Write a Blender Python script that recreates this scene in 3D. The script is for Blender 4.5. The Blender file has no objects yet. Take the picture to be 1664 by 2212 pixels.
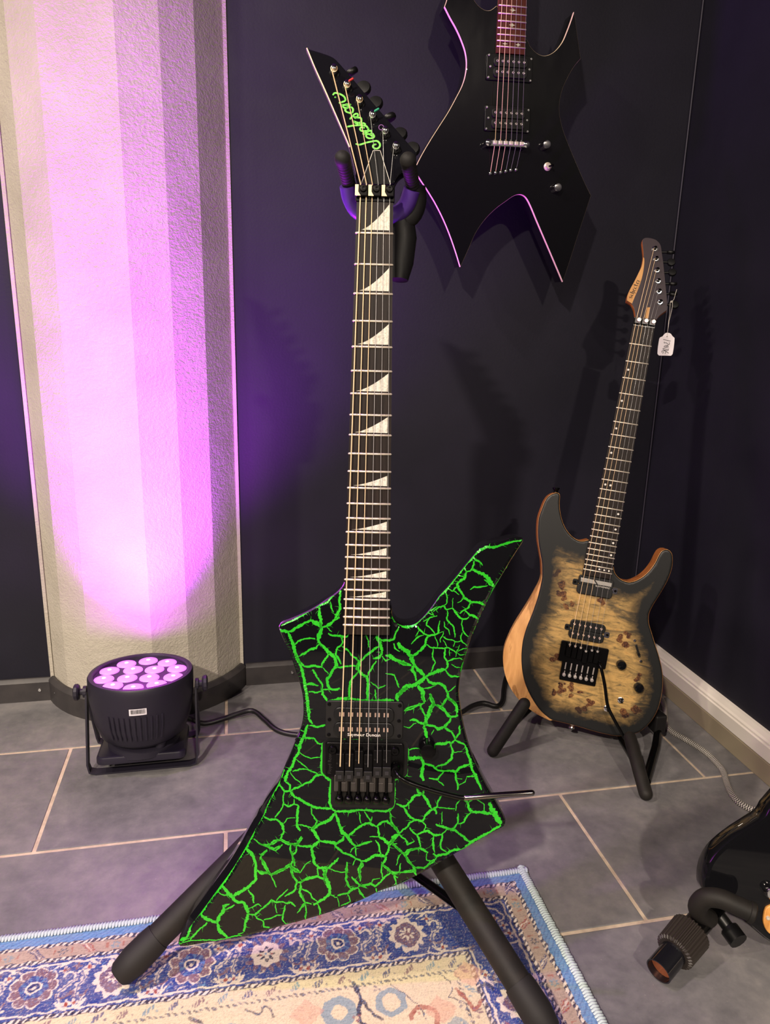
import bpy, bmesh, math, random
import numpy as np
from mathutils import Vector, Matrix
from mathutils.geometry import tessellate_polygon, delaunay_2d_cdt

# ------------------------------------------------------------------ camera, world, exposure
sc = bpy.context.scene
COL = sc.collection
sc.view_settings.view_transform = 'Standard'
sc.view_settings.look = 'None'
sc.view_settings.gamma = 1.0
sc.view_settings.use_curve_mapping = False
sc.view_settings.exposure = 0.0

cam_d = bpy.data.cameras.new('camera')
cam = bpy.data.objects.new('camera', cam_d)
COL.objects.link(cam)
cam_d.sensor_fit = 'HORIZONTAL'
cam_d.sensor_width = 36.0
cam_d.lens = 1598.87 / 1664.0 * 36.0
cam_d.clip_start = 0.02
cam.matrix_world = Matrix((
    (0.97946560, 0.02822564, -0.19962580, 0.0),
    (-0.20014750, 0.25523256, -0.94593727, 0.0),
    (0.02425131, 0.96646762, 0.25564080, 0.83972),
    (0, 0, 0, 1)))
sc.camera = cam

world = bpy.data.worlds.new('world')
sc.world = world
world.use_nodes = True
world.node_tree.nodes['Background'].inputs[0].default_value = (0.9, 0.88, 1.0, 1)
world.node_tree.nodes['Background'].inputs[1].default_value = 0.02

WARM = (1.0, 0.86, 0.71)
# ceiling downlights of the shop: x, y, power
DOWNLIGHTS = [(-1.35, -1.55, 215), (0.42, -2.3, 120), (-1.25, 0.55, 34), (-2.2, 0.2, 50)]
ROOM_H = 2.55
LED_POWER = 6.0           # each of the LEDs of the uplighter
VIOLET_SPOT = ((-0.70, 0.75, 2.5), (0.06, 0.90, 0.0), 100, 27)      # ceiling colour spot: from, aim, power, cone

# ------------------------------------------------------------------ helpers
random.seed(7)
rng = np.random.default_rng(7)

def lin(r, g, b):
    f = lambda c: (c / 255 / 12.92) if c / 255 <= 0.04045 else ((c / 255 + 0.055) / 1.055) ** 2.4
    return (f(r), f(g), f(b))

MATS = {}
def mat(name, col, rough=0.5, metal=0.0, coat=0.0, spec=0.5, emit=None, estr=0.0):
    if name in MATS:
        return MATS[name]
    m = bpy.data.materials.new(name)
    m.use_nodes = True
    b = m.node_tree.nodes['Principled BSDF']
    b.inputs['Base Color'].default_value = (*col, 1)
    b.inputs['Roughness'].default_value = rough
    b.inputs['Metallic'].default_value = metal
    b.inputs['Coat Weight'].default_value = coat
    b.inputs['Coat Roughness'].default_value = 0.03
    b.inputs['Specular IOR Level'].default_value = spec
    if emit:
        b.inputs['Emission Color'].default_value = (*emit, 1)
        b.inputs['Emission Strength'].default_value = estr
    MATS[name] = m
    return m

class NT:
    """small node helper on a material"""
    def __init__(s, m):
        s.t = m.node_tree; s.b = s.t.nodes['Principled BSDF']
    def n(s, typ, **kw):
        x = s.t.nodes.new(typ)
        for k, v in kw.items():
            if k in x.inputs: x.inputs[k].default_value = v
            else: setattr(x, k, v)
        return x
    def l(s, a, b): s.t.links.new(a, b)
    def coord(s, out='Object', scale=None):
        c = s.n('ShaderNodeTexCoord')
        if scale is None: return c.outputs[out]
        mp = s.n('ShaderNodeMapping'); mp.inputs['Scale'].default_value = scale
        s.l(c.outputs[out], mp.inputs['Vector']); return mp.outputs[0]
    def geo(s, scale=None):
        c = s.n('ShaderNodeNewGeometry')
        if scale is None: return c.outputs['Position']
        mp = s.n('ShaderNodeMapping'); mp.inputs['Scale'].default_value = scale
        s.l(c.outputs['Position'], mp.inputs['Vector']); return mp.outputs[0]
    def noise(s, vec, scale, detail=4, rough=0.55, dist=0.0):
        x = s.n('ShaderNodeTexNoise'); x.inputs['Scale'].default_value = scale
        x.inputs['Detail'].default_value = detail; x.inputs['Roughness'].default_value = rough
        x.inputs['Distortion'].default_value = dist
        s.l(vec, x.inputs['Vector']); return x.outputs['Fac']
    def ramp(s, fac, stops):
        r = s.n('ShaderNodeValToRGB'); e = r.color_ramp.elements
        while len(e) < len(stops): e.new(0.5)
        for el, (p, c) in zip(e, stops):
            el.position = p; el.color = (*c, 1) if len(c) == 3 else c
        s.l(fac, r.inputs[0]); return r.outputs[0]
    def mix(s, fac, a, b, mode='MIX'):
        x = s.n('ShaderNodeMix', data_type='RGBA', blend_type=mode)
        for sock, v in ((x.inputs[0], fac), (x.inputs[6], a), (x.inputs[7], b)):
            if hasattr(v, 'links'): s.l(v, sock)
            elif isinstance(v, (int, float)): sock.default_value = v
            else: sock.default_value = (*v, 1)
        return x.outputs[2]
    def math(s, op, a, b=0.0, c=None):
        x = s.n('ShaderNodeMath', operation=op)
        for i, v in enumerate((a, b) if c is None else (a, b, c)):
            if hasattr(v, 'links'): s.l(v, x.inputs[i])
            else: x.inputs[i].default_value = v
        return x.outputs[0]
    def attr(s, name): return s.n('ShaderNodeAttribute', attribute_name=name)
    def bump(s, h, strength=0.3, dist=0.01):
        b = s.n('ShaderNodeBump'); b.inputs['Strength'].default_value = strength
        b.inputs['Distance'].default_value = dist
        s.l(h, b.inputs['Height']); s.l(b.outputs[0], s.b.inputs['Normal'])
    def base(s, c): s.l(c, s.b.inputs['Base Color'])
    def rough(s, f): s.l(f, s.b.inputs['Roughness'])

class MB:
    """collects geometry, builds ONE mesh object"""
    def __init__(s): s.v = []; s.f = []; s.flat = []
    def add(s, v, f):
        o = len(s.v); s.v += [tuple(map(float, p)) for p in v]; s.f += [tuple(i + o for i in q) for q in f]; return s
    def box(s, c, d, rot=None):
        x, y, z = [k / 2 for k in d]
        v = [Vector((i * x, j * y, k * z)) for i in (-1, 1) for j in (-1, 1) for k in (-1, 1)]
        if rot is not None: v = [rot @ p for p in v]
        v = [p + Vector(c) for p in v]
        return s.add(v, [(0, 1, 3, 2), (4, 6, 7, 5), (0, 4, 5, 1), (2, 3, 7, 6), (0, 2, 6, 4), (1, 5, 7, 3)])
    def tube(s, path, r, n=12, cap=True, closed=False, squash=None):
        P = [Vector(p) for p in path]; N = len(P)
        rr = r if isinstance(r, (list, tuple, np.ndarray)) else [r] * N
        T = []
        for i in range(N):
            a = P[i - 1] if (i > 0 or closed) else P[i]; b = P[(i + 1) % N] if (i < N - 1 or closed) else P[i]
            t = (b - a); T.append(t.normalized() if t.length > 1e-9 else Vector((0, 0, 1)))
        up = Vector((0, 0, 1)) if abs(T[0].z) < 0.9 else Vector((1, 0, 0))
        u = T[0].cross(up).normalized(); v = []
        for i in range(N):
            u = (u - T[i] * u.dot(T[i])).normalized(); w = T[i].cross(u)
            for k in range(n):
                a = 2 * math.pi * k / n
                v.append(P[i] + (u * math.cos(a) + w * math.sin(a) * (squash or 1)) * rr[i])
        f = []
        for i in range(N if closed else N - 1):
            j = (i + 1) % N
            for k in range(n):
                f.append((i * n + k, i * n + (k + 1) % n, j * n + (k + 1) % n, j * n + k))
        if cap and not closed:
            f.append(tuple(range(n - 1, -1, -1))); f.append(tuple((N - 1) * n + k for k in range(n)))
        return s.add(v, f)
    def capsule(s, a, b, r, n=14):
        a, b = Vector(a), Vector(b); t = (b - a).normalized(); path = []; rad = []
        for k in range(5):
            an = math.pi / 2 * k / 4; path.append(a - t * r * math.cos(an)); rad.append(max(r * math.sin(an), r * 0.02))
        for k in range(1, 5):
            an = math.pi / 2 * k / 4
        path.append(a + (b - a) * 0.5); rad.append(r)
        for k in range(4, -1, -1):
            an = math.pi / 2 * k / 4; path.append(b + t * r * math.cos(an)); rad.append(max(r * math.sin(an), r * 0.02))
        return s.tube(path, rad, n)
    def lathe(s, c, axis, prof, n=20):
        """prof: list of (radius, height along axis)"""
        c = Vector(c); ax = Vector(axis).normalized()
        up = Vector((0, 0, 1)) if abs(ax.z) < 0.9 else Vector((1, 0, 0))
        u = ax.cross(up).normalized(); w = ax.cross(u); v = []; f = []
        for r, h in prof:
            for k in range(n):
                a = 2 * math.pi * k / n
                v.append(c + ax * h + (u * math.cos(a) + w * math.sin(a)) * r)
        for i in range(len(prof) - 1):
            for k in range(n):
                f.append((i * n + k, i * n + (k + 1) % n, (i + 1) * n + (k + 1) % n, (i + 1) * n + k))
        f.append(tuple(range(n - 1, -1, -1))); f.append(tuple((len(prof) - 1) * n + k for k in range(n)))
        return s.add(v, f)
    def loft(s, rings, cap0=True, cap1=True):
        n = len(rings[0]); v = [p for r in rings for p in r]; f = []; nf = len(s.f)
        for i in range(len(rings) - 1):
            for k in range(n):
                f.append((i * n + k, i * n + (k + 1) % n, (i + 1) * n + (k + 1) % n, (i + 1) * n + k))
        for do, i, rev in ((cap0, 0, True), (cap1, len(rings) - 1, False)):
            if do:
                for t in tessellate_polygon([[Vector(p) for p in rings[i]]]):
                    f.append(tuple(i * n + k for k in (t if not rev else t[::-1]))); s.flat.append(nf + len(f) - 1)
        return s.add(v, f)
    def ribbon(s, path, w, z=0.0, nib=None):
        """flat stroke in the xy plane with round or broad-nib look"""
        P = [Vector((p[0], p[1])) for p in path]; n = len(P); L = []; R = []
        for i in range(n):
            a = P[max(i - 1, 0)]; b = P[min(i + 1, n - 1)]; t = (b - a)
            t = t.normalized() if t.length > 1e-9 else Vector((1, 0)); q = Vector((-t.y, t.x)) * (w[i] if isinstance(w, list) else w) / 2
            if nib is not None: q = Vector(nib) / 2
            L.append(P[i] + q); R.append(P[i] - q)
        v = [(p.x, p.y, z) for p in L] + [(p.x, p.y, z) for p in R]
        f = [(i, i + 1, n + i + 1, n + i) for i in range(n - 1)]
        s.add(v, f)
        if nib is None and not isinstance(w, list):
            for e in (P[0], P[-1]):
                s.disc((e.x, e.y, z), w / 2, 10)
        return s
    def disc(s, c, r, n=16):
        v = [(c[0] + r * math.cos(2 * math.pi * k / n), c[1] + r * math.sin(2 * math.pi * k / n), c[2]) for k in range(n)]
        return s.add(v, [tuple(range(n))])
    def xf(s, fn, start=0):
        s.v = s.v[:start] + [tuple(fn(Vector(p))) for p in s.v[start:]]; return s
    def build(s, name, m, parent=None, smooth=35, fix=True, bevel=None):
        me = bpy.data.meshes.new(name); me.from_pydata(s.v, [], s.f)
        if fix:
            bm = bmesh.new(); bm.from_mesh(me)
            bmesh.ops.recalc_face_normals(bm, faces=bm.faces)
            if bevel:
                es = [e for e in bm.edges if len(e.link_faces) == 2 and e.calc_face_angle(0) > 0.6]
                bmesh.ops.bevel(bm, geom=es, offset=bevel, segments=2, affect='EDGES', profile=0.5, clamp_overlap=True)
            bm.to_mesh(me); bm.free()
        return link(name, me, m, parent, smooth, s.flat if not bevel else [])

def link(name, me, m, parent=None, smooth=35, flat=()):
    if smooth:
        me.polygons.foreach_set('use_smooth', [True] * len(me.polygons))
        me.set_sharp_from_angle(angle=math.radians(smooth))
        for i in flat: me.polygons[i].use_smooth = False
    if m: me.materials.append(m)
    o = bpy.data.objects.new(name, me); COL.objects.link(o)
    if parent: o.parent = parent
    return o

def copy_obj(o, parent, loc=None):
    c = o.copy(); COL.objects.link(c); c.parent = parent
    if loc is not None: c.location = loc
    return c

def tag(o, label=None, cat=None, group=None, kind=None):
    if label: o['label'] = label
    if cat: o['category'] = cat
    if group: o['group'] = group
    if kind: o['kind'] = kind
    return o

def thing(name, label, cat, mw=None, group=None):
    o = bpy.data.objects.new(name, None); COL.objects.link(o); o.empty_display_size = 0.05
    if mw is not None: o.matrix_world = mw
    return tag(o, label, cat, group)

def frame(M, O):
    return Matrix([[*M[i], O[i]] for i in range(3)] + [[0, 0, 0, 1]])

def smooth_path(pts, step, closed=True, corner=48):
    """Catmull-Rom resampling that keeps sharp corners"""
    P = np.array(pts, float); n = len(P); sharp = [False] * n
    for i in range(n):
        if not closed and i in (0, n - 1): sharp[i] = True; continue
        a = P[i] - P[i - 1]; b = P[(i + 1) % n] - P[i]
        an = np.degrees(np.arccos(np.clip(a @ b / (np.linalg.norm(a) * np.linalg.norm(b) + 1e-12), -1, 1)))
        sharp[i] = an > corner
    out = []
    for i in range(n if closed else n - 1):
        p1, p2 = P[i], P[(i + 1) % n]
        m1 = (p2 - P[i - 1]) / 2 if not sharp[i] else (p2 - p1)
        m2 = (P[(i + 2) % n] - p1) / 2 if not sharp[(i + 1) % n] else (p2 - p1)
        L = np.linalg.norm(p2 - p1); k = max(1, int(round(L / step)))
        if not sharp[i]: m1 = m1 / (np.linalg.norm(m1) + 1e-12) * L
        if not sharp[(i + 1) % n]: m2 = m2 / (np.linalg.norm(m2) + 1e-12) * L
        for j in range(k):
            t = j / k; t2 = t * t; t3 = t2 * t
            out.append((2 * t3 - 3 * t2 + 1) * p1 + (t3 - 2 * t2 + t) * m1 + (-2 * t3 + 3 * t2) * p2 + (t3 - t2) * m2)
    if not closed: out.append(P[-1])
    return np.array(out)

def ccw(P):
    P = np.asarray(P); x, y = P[:, 0], P[:, 1]
    return P if np.sum(x * np.roll(y, -1) - np.roll(x, -1) * y) > 0 else P[::-1]

def inset(P, d):
    """offset a ccw outline inwards by d (scalar or per vertex), mitre limited"""
    P = np.asarray(P); a = P - np.roll(P, 1, 0); b = np.roll(P, -1, 0) - P
    a /= np.linalg.norm(a, axis=1)[:, None] + 1e-12; b /= np.linalg.norm(b, axis=1)[:, None] + 1e-12
    na = np.stack([-a[:, 1], a[:, 0]], 1); nb = np.stack([-b[:, 1], b[:, 0]], 1)
    m = na + nb; m /= np.linalg.norm(m, axis=1)[:, None] + 1e-12
    k = 1 / np.maximum((m * na).sum(1), 0.55)
    return P + m * (k * d)[:, None]

def ring(P, z):
    z = np.broadcast_to(z, len(P)); return [(p[0], p[1], q) for p, q in zip(P, z)]

def seg_dist(Q, P):
    """distance from points Q to closed polyline P"""
    A = P; B = np.roll(P, -1, 0); D = B - A; L2 = (D ** 2).sum(1) + 1e-12; out = np.full(len(Q), 1e9)
    for i in range(len(A)):
        t = np.clip(((Q - A[i]) @ D[i]) / L2[i], 0, 1)
        out = np.minimum(out, ((Q - A[i] - t[:, None] * D[i]) ** 2).sum(1))
    return np.sqrt(out)

def nearest_on(Q, P):
    A = P; B = np.roll(P, -1, 0); D = B - A; L2 = (D ** 2).sum(1) + 1e-12; best = np.full(len(Q), 1e9); out = Q.copy()
    for i in range(len(A)):
        t = np.clip(((Q - A[i]) @ D[i]) / L2[i], 0, 1); N_ = A[i] + t[:, None] * D[i]; d = ((Q - N_) ** 2).sum(1)
        m = d < best; best[m] = d[m]; out[m] = N_[m]
    return out

def inside(Q, P):
    x, y = Q[:, 0], Q[:, 1]; c = np.zeros(len(Q), bool); n = len(P)
    for i in range(n):
        x1, y1 = P[i]; x2, y2 = P[(i + 1) % n]
        m = ((y1 > y) != (y2 > y)); c ^= m & (x < (x2 - x1) * (y - y1) / (y2 - y1 + 1e-15) + x1)
    return c

def plate(name, pts, z0, z1, bev, m, parent=None, step=None, holes=(), smooth=35):
    """solid slab with a rounded upper and lower edge from an outline (metres)"""
    P = ccw(smooth_path(pts, step) if step else np.array(pts, float))
    b = MB(); e = bev
    if e > 0:
        b.loft([ring(inset(P, np.full(len(P), e)), z0), ring(inset(P, np.full(len(P), e * .3)), z0 + e * .3), ring(P, z0 + e),
                ring(P, z1 - e), ring(inset(P, np.full(len(P), e * .3)), z1 - e * .3), ring(inset(P, np.full(len(P), e)), z1)])
    else:
        b.loft([ring(P, z0), ring(P, z1)])
    return b.build(name, m, parent, smooth)

def rrect(x0, x1, y0, y1, r, n=5):
    P = []
    for cx, cy, a0 in ((x1 - r, y1 - r, 0), (x0 + r, y1 - r, 90), (x0 + r, y0 + r, 180), (x1 - r, y0 + r, 270)):
        for k in range(n + 1):
            a = math.radians(a0 + 90 * k / n); P.append((cx + r * math.cos(a), cy + r * math.sin(a)))
    return P

def text_mesh(name, body, size, m, parent, loc, rot=(0, 0, 0), bold=0.0, width=None, depth=0.00005):
    c = bpy.data.curves.new(name, 'FONT'); c.body = body; c.size = size; c.offset = bold; c.extrude = depth
    c.resolution_u = 3
    o = bpy.data.objects.new(name, c); COL.objects.link(o)
    dg = bpy.context.evaluated_depsgraph_get()
    me = bpy.data.meshes.new_from_object(o.evaluated_get(dg))
    bpy.data.objects.remove(o); me.name = name
    if width:
        xs = [v.co.x for v in me.vertices]; x0 = min(xs); k = width / (max(xs) - x0)
        for v in me.vertices: v.co.x = (v.co.x - x0) * k
    me.materials.clear()
    t = link(name, me, m, parent, None); t.location = loc; t.rotation_euler = rot
    return t
mm = lambda L: [(x / 1000, y / 1000) for x, y in L]
# ------------------------------------------------------------------ materials
def mk_wall():
    m = mat('dark_navy_paint', lin(46, 42, 62), 0.55, spec=0.3); t = NT(m); g = t.geo()
    n = t.noise(g, 3.0, 3); t.base(t.ramp(n, [(0.35, lin(22, 21, 32)), (0.7, lin(29, 27, 40))]))
    t.rough(t.math('MULTIPLY_ADD', t.noise(g, 9, 4), 0.2, 0.48))
    t.bump(t.noise(g, 210, 3), 0.12, 0.002); return m
def mk_plaster():
    m = mat('rough_white_plaster', lin(206, 200, 186), 0.8, spec=0.25); t = NT(m)
    g = t.geo((1, 1, 1.15)); big = t.noise(g, 7, 3)
    t.base(t.ramp(big, [(0.3, lin(170, 163, 150)), (0.75, lin(186, 179, 167))]))
    h = t.math('ADD', t.math('MULTIPLY', t.noise(g, 190, 3, 0.6, 0.5), 1.0), t.math('MULTIPLY', t.noise(g, 62, 3), 0.8))
    t.bump(h, 0.42, 0.005); return m
def mk_tile():
    m = mat('grey_slate_tile', lin(112, 110, 112), 0.42, spec=0.45); t = NT(m); g = t.geo()
    a = t.noise(g, 5.5, 6, 0.62, 0.4); b = t.noise(g, 38, 5, 0.7); c = t.noise(g, 170, 2)
    info = t.n('ShaderNodeObjectInfo').outputs['Random']
    v = t.math('ADD', t.math('MULTIPLY', a, 0.62), t.math('MULTIPLY', b, 0.38))
    v = t.math('ADD', v, t.math('MULTIPLY_ADD', info, 0.05, -0.025))
    col = t.ramp(v, [(0.34, lin(88, 87, 90)), (0.5, lin(109, 107, 109)), (0.68, lin(132, 128, 127))])
    spk = t.ramp(c, [(0.70, (0, 0, 0)), (0.78, (1, 1, 1))])
    t.base(t.mix(t.math('MULTIPLY', spk, 0.18), col, lin(190, 186, 180)))
    t.rough(t.math('MULTIPLY_ADD', b, 0.3, 0.3)); t.bump(v, 0.25, 0.004); return m
def mk_grout():
    m = mat('beige_grout', lin(188, 170, 150), 0.9, spec=0.2); t = NT(m); g = t.geo()
    t.base(t.ramp(t.noise(g, 60, 4), [(0.3, lin(172, 154, 136)), (0.7, lin(198, 181, 160))])); return m
def mk_crackle():
    m = mat('green_crackle_paint', lin(30, 170, 26), 0.3, coat=0.2); t = NT(m); g = t.coord()
    t.base(t.ramp(t.noise(g, 25, 3), [(0.3, lin(26, 160, 22)), (0.7, lin(44, 182, 32))])); return m
def mk_rosewood(name, c0, c1, rough=0.45):
    m = mat(name, c0, rough, spec=0.15); t = NT(m); g = t.coord('Object', (1, 0.06, 1))
    t.base(t.ramp(t.noise(g, 420, 5, 0.7), [(0.3, c0), (0.75, c1)])); return m
def mk_pearl():
    m = mat('pearl_inlay', lin(205, 200, 185), 0.3, coat=0.3); t = NT(m); g = t.coord()
    t.base(t.ramp(t.noise(g, 330, 4, 0.6, 1.2), [(0.25, lin(150, 146, 132)), (0.5, lin(205, 200, 186)), (0.78, lin(238, 232, 216))])); return m
def mk_natural(name, c0, c1):
    m = mat(name, c0, 0.45); t = NT(m); g = t.coord('Object', (1, 0.12, 1))
    w = t.noise(g, 40, 6, 0.6, 1.5); t.base(t.ramp(w, [(0.3, c0), (0.55, c1), (0.62, tuple(0.8 * x for x in c0)), (0.8, c1)])); return m
def mk_burl():
    m = mat('burl_top_with_black_burst', lin(190, 155, 95), 0.42, spec=0.4); t = NT(m)
    g = t.coord(); gs = t.coord('Object', (0.45, 1.6, 1)); e = t.attr('edge').outputs['Fac']; k = t.attr('knot').outputs['Fac']
    n1 = t.noise(g, 34, 5, 0.6, 1.0); n2 = t.noise(gs, 60, 6, 0.65, 1.4); n3 = t.noise(g, 330, 4, 0.7); n4 = t.noise(g, 120, 5, 0.7, 2.0); n5 = t.noise(gs, 22, 5, 0.65, 1.2)
    gold = t.ramp(n2, [(0.30, lin(72, 64, 48)), (0.44, lin(150, 122, 74)), (0.6, lin(182, 146, 88)), (0.75, lin(160, 120, 66))])
    smoke = t.ramp(n5, [(0.50, (0, 0, 0)), (0.64, (1, 1, 1))])
    gold = t.mix(t.math('MULTIPLY', smoke, 0.8), gold, lin(52, 49, 42))
    gold = t.mix(t.math('MULTIPLY', t.ramp(n3, [(0.55, (0, 0, 0)), (0.7, (1, 1, 1))]), 0.3), gold, lin(80, 66, 46))
    kk = t.math('ADD', k, t.math('MULTIPLY_ADD', n4, 0.9, -0.45))
    knot = t.ramp(kk, [(0.30, (0, 0, 0)), (0.42, (1, 1, 1))])
    kc = t.ramp(n4, [(0.35, lin(24, 14, 11)), (0.48, lin(70, 33, 20)), (0.60, lin(128, 88, 48)), (0.68, lin(44, 24, 16))])
    gold = t.mix(t.math('MULTIPLY', knot, t.ramp(k, [(0.02, (0, 0, 0)), (0.12, (1, 1, 1))])), gold, kc)
    ee = t.math('ADD', e, t.math('MULTIPLY_ADD', n1, 0.34, -0.17))
    ee = t.math('ADD', ee, t.math('MULTIPLY_ADD', n4, 0.12, -0.06))
    bs = t.ramp(ee, [(0.22, (0, 0, 0)), (0.40, (0.4, 0.4, 0.4)), (0.58, (1, 1, 1))])
    t.base(t.mix(bs, lin(16, 17, 18), gold)); return m
def mk_rug():
    m = mat('printed_rug', (0.5, 0.5, 0.5), 0.95, spec=0.1); t = NT(m)
    c = t.attr('print').outputs['Color']; g = t.geo((1, 1, 1)); gs = t.geo((60, 900, 1)); gt = t.geo((900, 900, 1))
    s1 = t.noise(gs, 1.0, 3, 0.6); s2 = t.noise(gt, 1.2, 2, 0.6); big = t.noise(g, 14, 4)
    c = t.mix(t.ramp(s1, [(0.46, (0, 0, 0)), (0.78, (0.30, 0.30, 0.30))]), c, lin(204, 186, 162))
    c = t.mix(t.ramp(big, [(0.5, (0, 0, 0)), (0.8, (0.2, 0.2, 0.2))]), c, lin(186, 176, 166))
    f = t.math('ADD', t.math('MULTIPLY_ADD', s1, 0.9, 0.5), t.math('MULTIPLY_ADD', s2, 0.6, -0.25))
    t.base(t.mix(1.0, c, t.ramp(f, [(0.6, (0.68, 0.68, 0.68)), (1.2, (1, 1, 1))]), 'MULTIPLY'))
    t.bump(t.math('ADD', s1, s2), 0.4, 0.001); return m
def mk_skirting():
    m = mat('dark_grey_skirting', lin(78, 72, 72), 0.5); t = NT(m); g = t.geo()
    t.base(t.ramp(t.noise(g, 30, 5), [(0.3, lin(46, 43, 45)), (0.7, lin(60, 56, 56))])); return m
def mk_braid():
    m = mat('braided_grey_cord', lin(170, 165, 160), 0.6); t = NT(m)
    u = t.n('ShaderNodeUVMap').outputs[0]; s = t.n('ShaderNodeSeparateXYZ'); t.l(u, s.inputs[0])
    zig = t.math('PINGPONG', t.math('MULTIPLY', s.outputs[1], 6.0), 0.5)
    w = t.math('FRACT', t.math('ADD', t.math('MULTIPLY', s.outputs[0], 260.0), zig))
    t.base(t.ramp(w, [(0.45, lin(38, 36, 36)), (0.55, lin(190, 184, 176))])); return m
def mk_padtube():
    m = mat('black_foam_tube', lin(26, 24, 23), 0.62, spec=0.25); t = NT(m); g = t.geo()
    t.base(t.ramp(t.noise(g, 40, 4), [(0.3, lin(22, 21, 20)), (0.75, lin(34, 30, 27))])); t.bump(t.noise(g, 500, 2), 0.1, 0.001); return m

M_WALL = mk_wall(); M_PLASTER = mk_plaster(); M_TILE = mk_tile(); M_GROUT = mk_grout(); M_CRACK = mk_crackle()
M_PEARL = mk_pearl(); M_BURL = mk_burl(); M_RUG = mk_rug(); M_SKIRT = mk_skirting(); M_BRAID = mk_braid(); M_FOAM = mk_padtube()
M_EBONY = mk_rosewood('dark_brown_fretboard_wood', lin(22, 17, 15), lin(44, 35, 31))
M_EBONY2 = mk_rosewood('brown_fretboard_wood', lin(24, 19, 18), lin(42, 34, 31))
M_ROSE = mk_rosewood('reddish_fretboard_wood', lin(58, 24, 22), lin(104, 52, 44))
M_SWAMP = mk_natural('honey_coloured_wood', lin(176, 124, 70), lin(206, 154, 96))
M_AMBER = mk_natural('amber_stained_wood', lin(150, 84, 36), lin(182, 108, 54))
M_KOA = mk_natural('orange_plate_wood', lin(172, 108, 44), lin(214, 156, 84))
M_GLOSS = mat('gloss_black_lacquer', (0.004, 0.004, 0.005), 0.025, coat=0.0, spec=0.28)
M_GLOSS2 = mat('satin_black_neck_paint', (0.006, 0.006, 0.008), 0.05, coat=0.0)
M_BLACKM = mat('black_nickel_metal', lin(22, 21, 22), 0.25, metal=0.8)
M_BLACKP = mat('black_plastic', lin(11, 11, 12), 0.4, spec=.35)
M_BLACKS = mat('soft_black_plastic', lin(15, 14, 15), 0.5, spec=.35)
M_CHROME = mat('chrome', (0.75, 0.74, 0.74), 0.12, metal=1.0)
M_NICKEL = mat('nickel_fret_wire', (0.80, 0.70, 0.58), 0.3, metal=0.55)
M_WOUND = mat('bronze_wound_string', lin(236, 202, 160), 0.4, metal=0.25)
M_PLAIN = mat('plain_steel_string', (0.5, 0.49, 0.48), 0.3, metal=0.5)
M_POLE = mat('steel_pole_pieces', lin(176,150,134), 0.35, metal=0.4)
M_CREAM = mat('cream_binding', lin(232, 208, 176), 0.4)
M_LOGO = mat('lime_green_lettering', lin(128, 226, 92), 0.5)
M_WHITEP = mat('white_print', lin(215, 208, 198), 0.6)
M_PAPER = mat('white_tag_card', lin(226, 220, 224), 0.7)
M_STRINGW = mat('white_cotton_thread', lin(206, 198, 190), 0.8)
M_INK = mat('black_ink', lin(24, 22, 26), 0.7)
M_EMBOSS = mat('embossed_dark_metal', lin(52, 50, 50), 0.4, metal=0.6)
M_PURPLE = mat('purple_plastic_casing', lin(66, 34, 120), 0.45)
M_RUBBER = mat('black_ribbed_rubber', lin(27, 25, 25), 0.65, spec=.3)
M_WHITEW = mat('white_skirting_paint', lin(222, 214, 206), 0.4)
M_TAUPE = mat('taupe_floor_trim', lin(140, 128, 108), 0.6)
M_CEIL = mat('dark_ceiling_paint', lin(40, 38, 42), 0.9)
M_LAMP = mat('glowing_lamp_glass', (1, 1, 1), 0.5, emit=WARM, estr=6.0)
M_CASE = mat('black_lamp_housing', lin(34, 31, 42), 0.45, spec=.35)
M_LED = mat('magenta_led_lens', lin(220, 120, 250), 0.2, emit=(0.85, 0.22, 1.0), estr=0.85)
M_LEDC = mat('white_hot_led_chip', (1, 0.9, 1), 0.2, emit=(1.0, 0.72, 1.0), estr=5.0)
M_STICK = mat('white_sticker', lin(214, 210, 214), 0.5)
M_CABLE = mat('black_rubber_cable', lin(14, 13, 14), 0.45)
M_COPPER = mat('rusty_copper_inside', lin(170, 98, 66), 0.5, metal=0.5)
M_BROWNK = mat('dark_brown_ribbed_plastic', lin(38, 32, 28), 0.5)
M_RED = mat('red_string_end', lin(200, 40, 40), 0.5)
M_GREENS = mat('green_string_end', lin(30, 150, 110), 0.5)
M_VIOLET = mat('violet_string_end', lin(110, 50, 130), 0.5)
M_SMOKE = mat('smoky_stained_headstock_veneer', lin(56, 46, 52), 0.45)
M_WHITEDOT = mat('white_dot_inlay', lin(214, 210, 204), 0.4)
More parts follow.
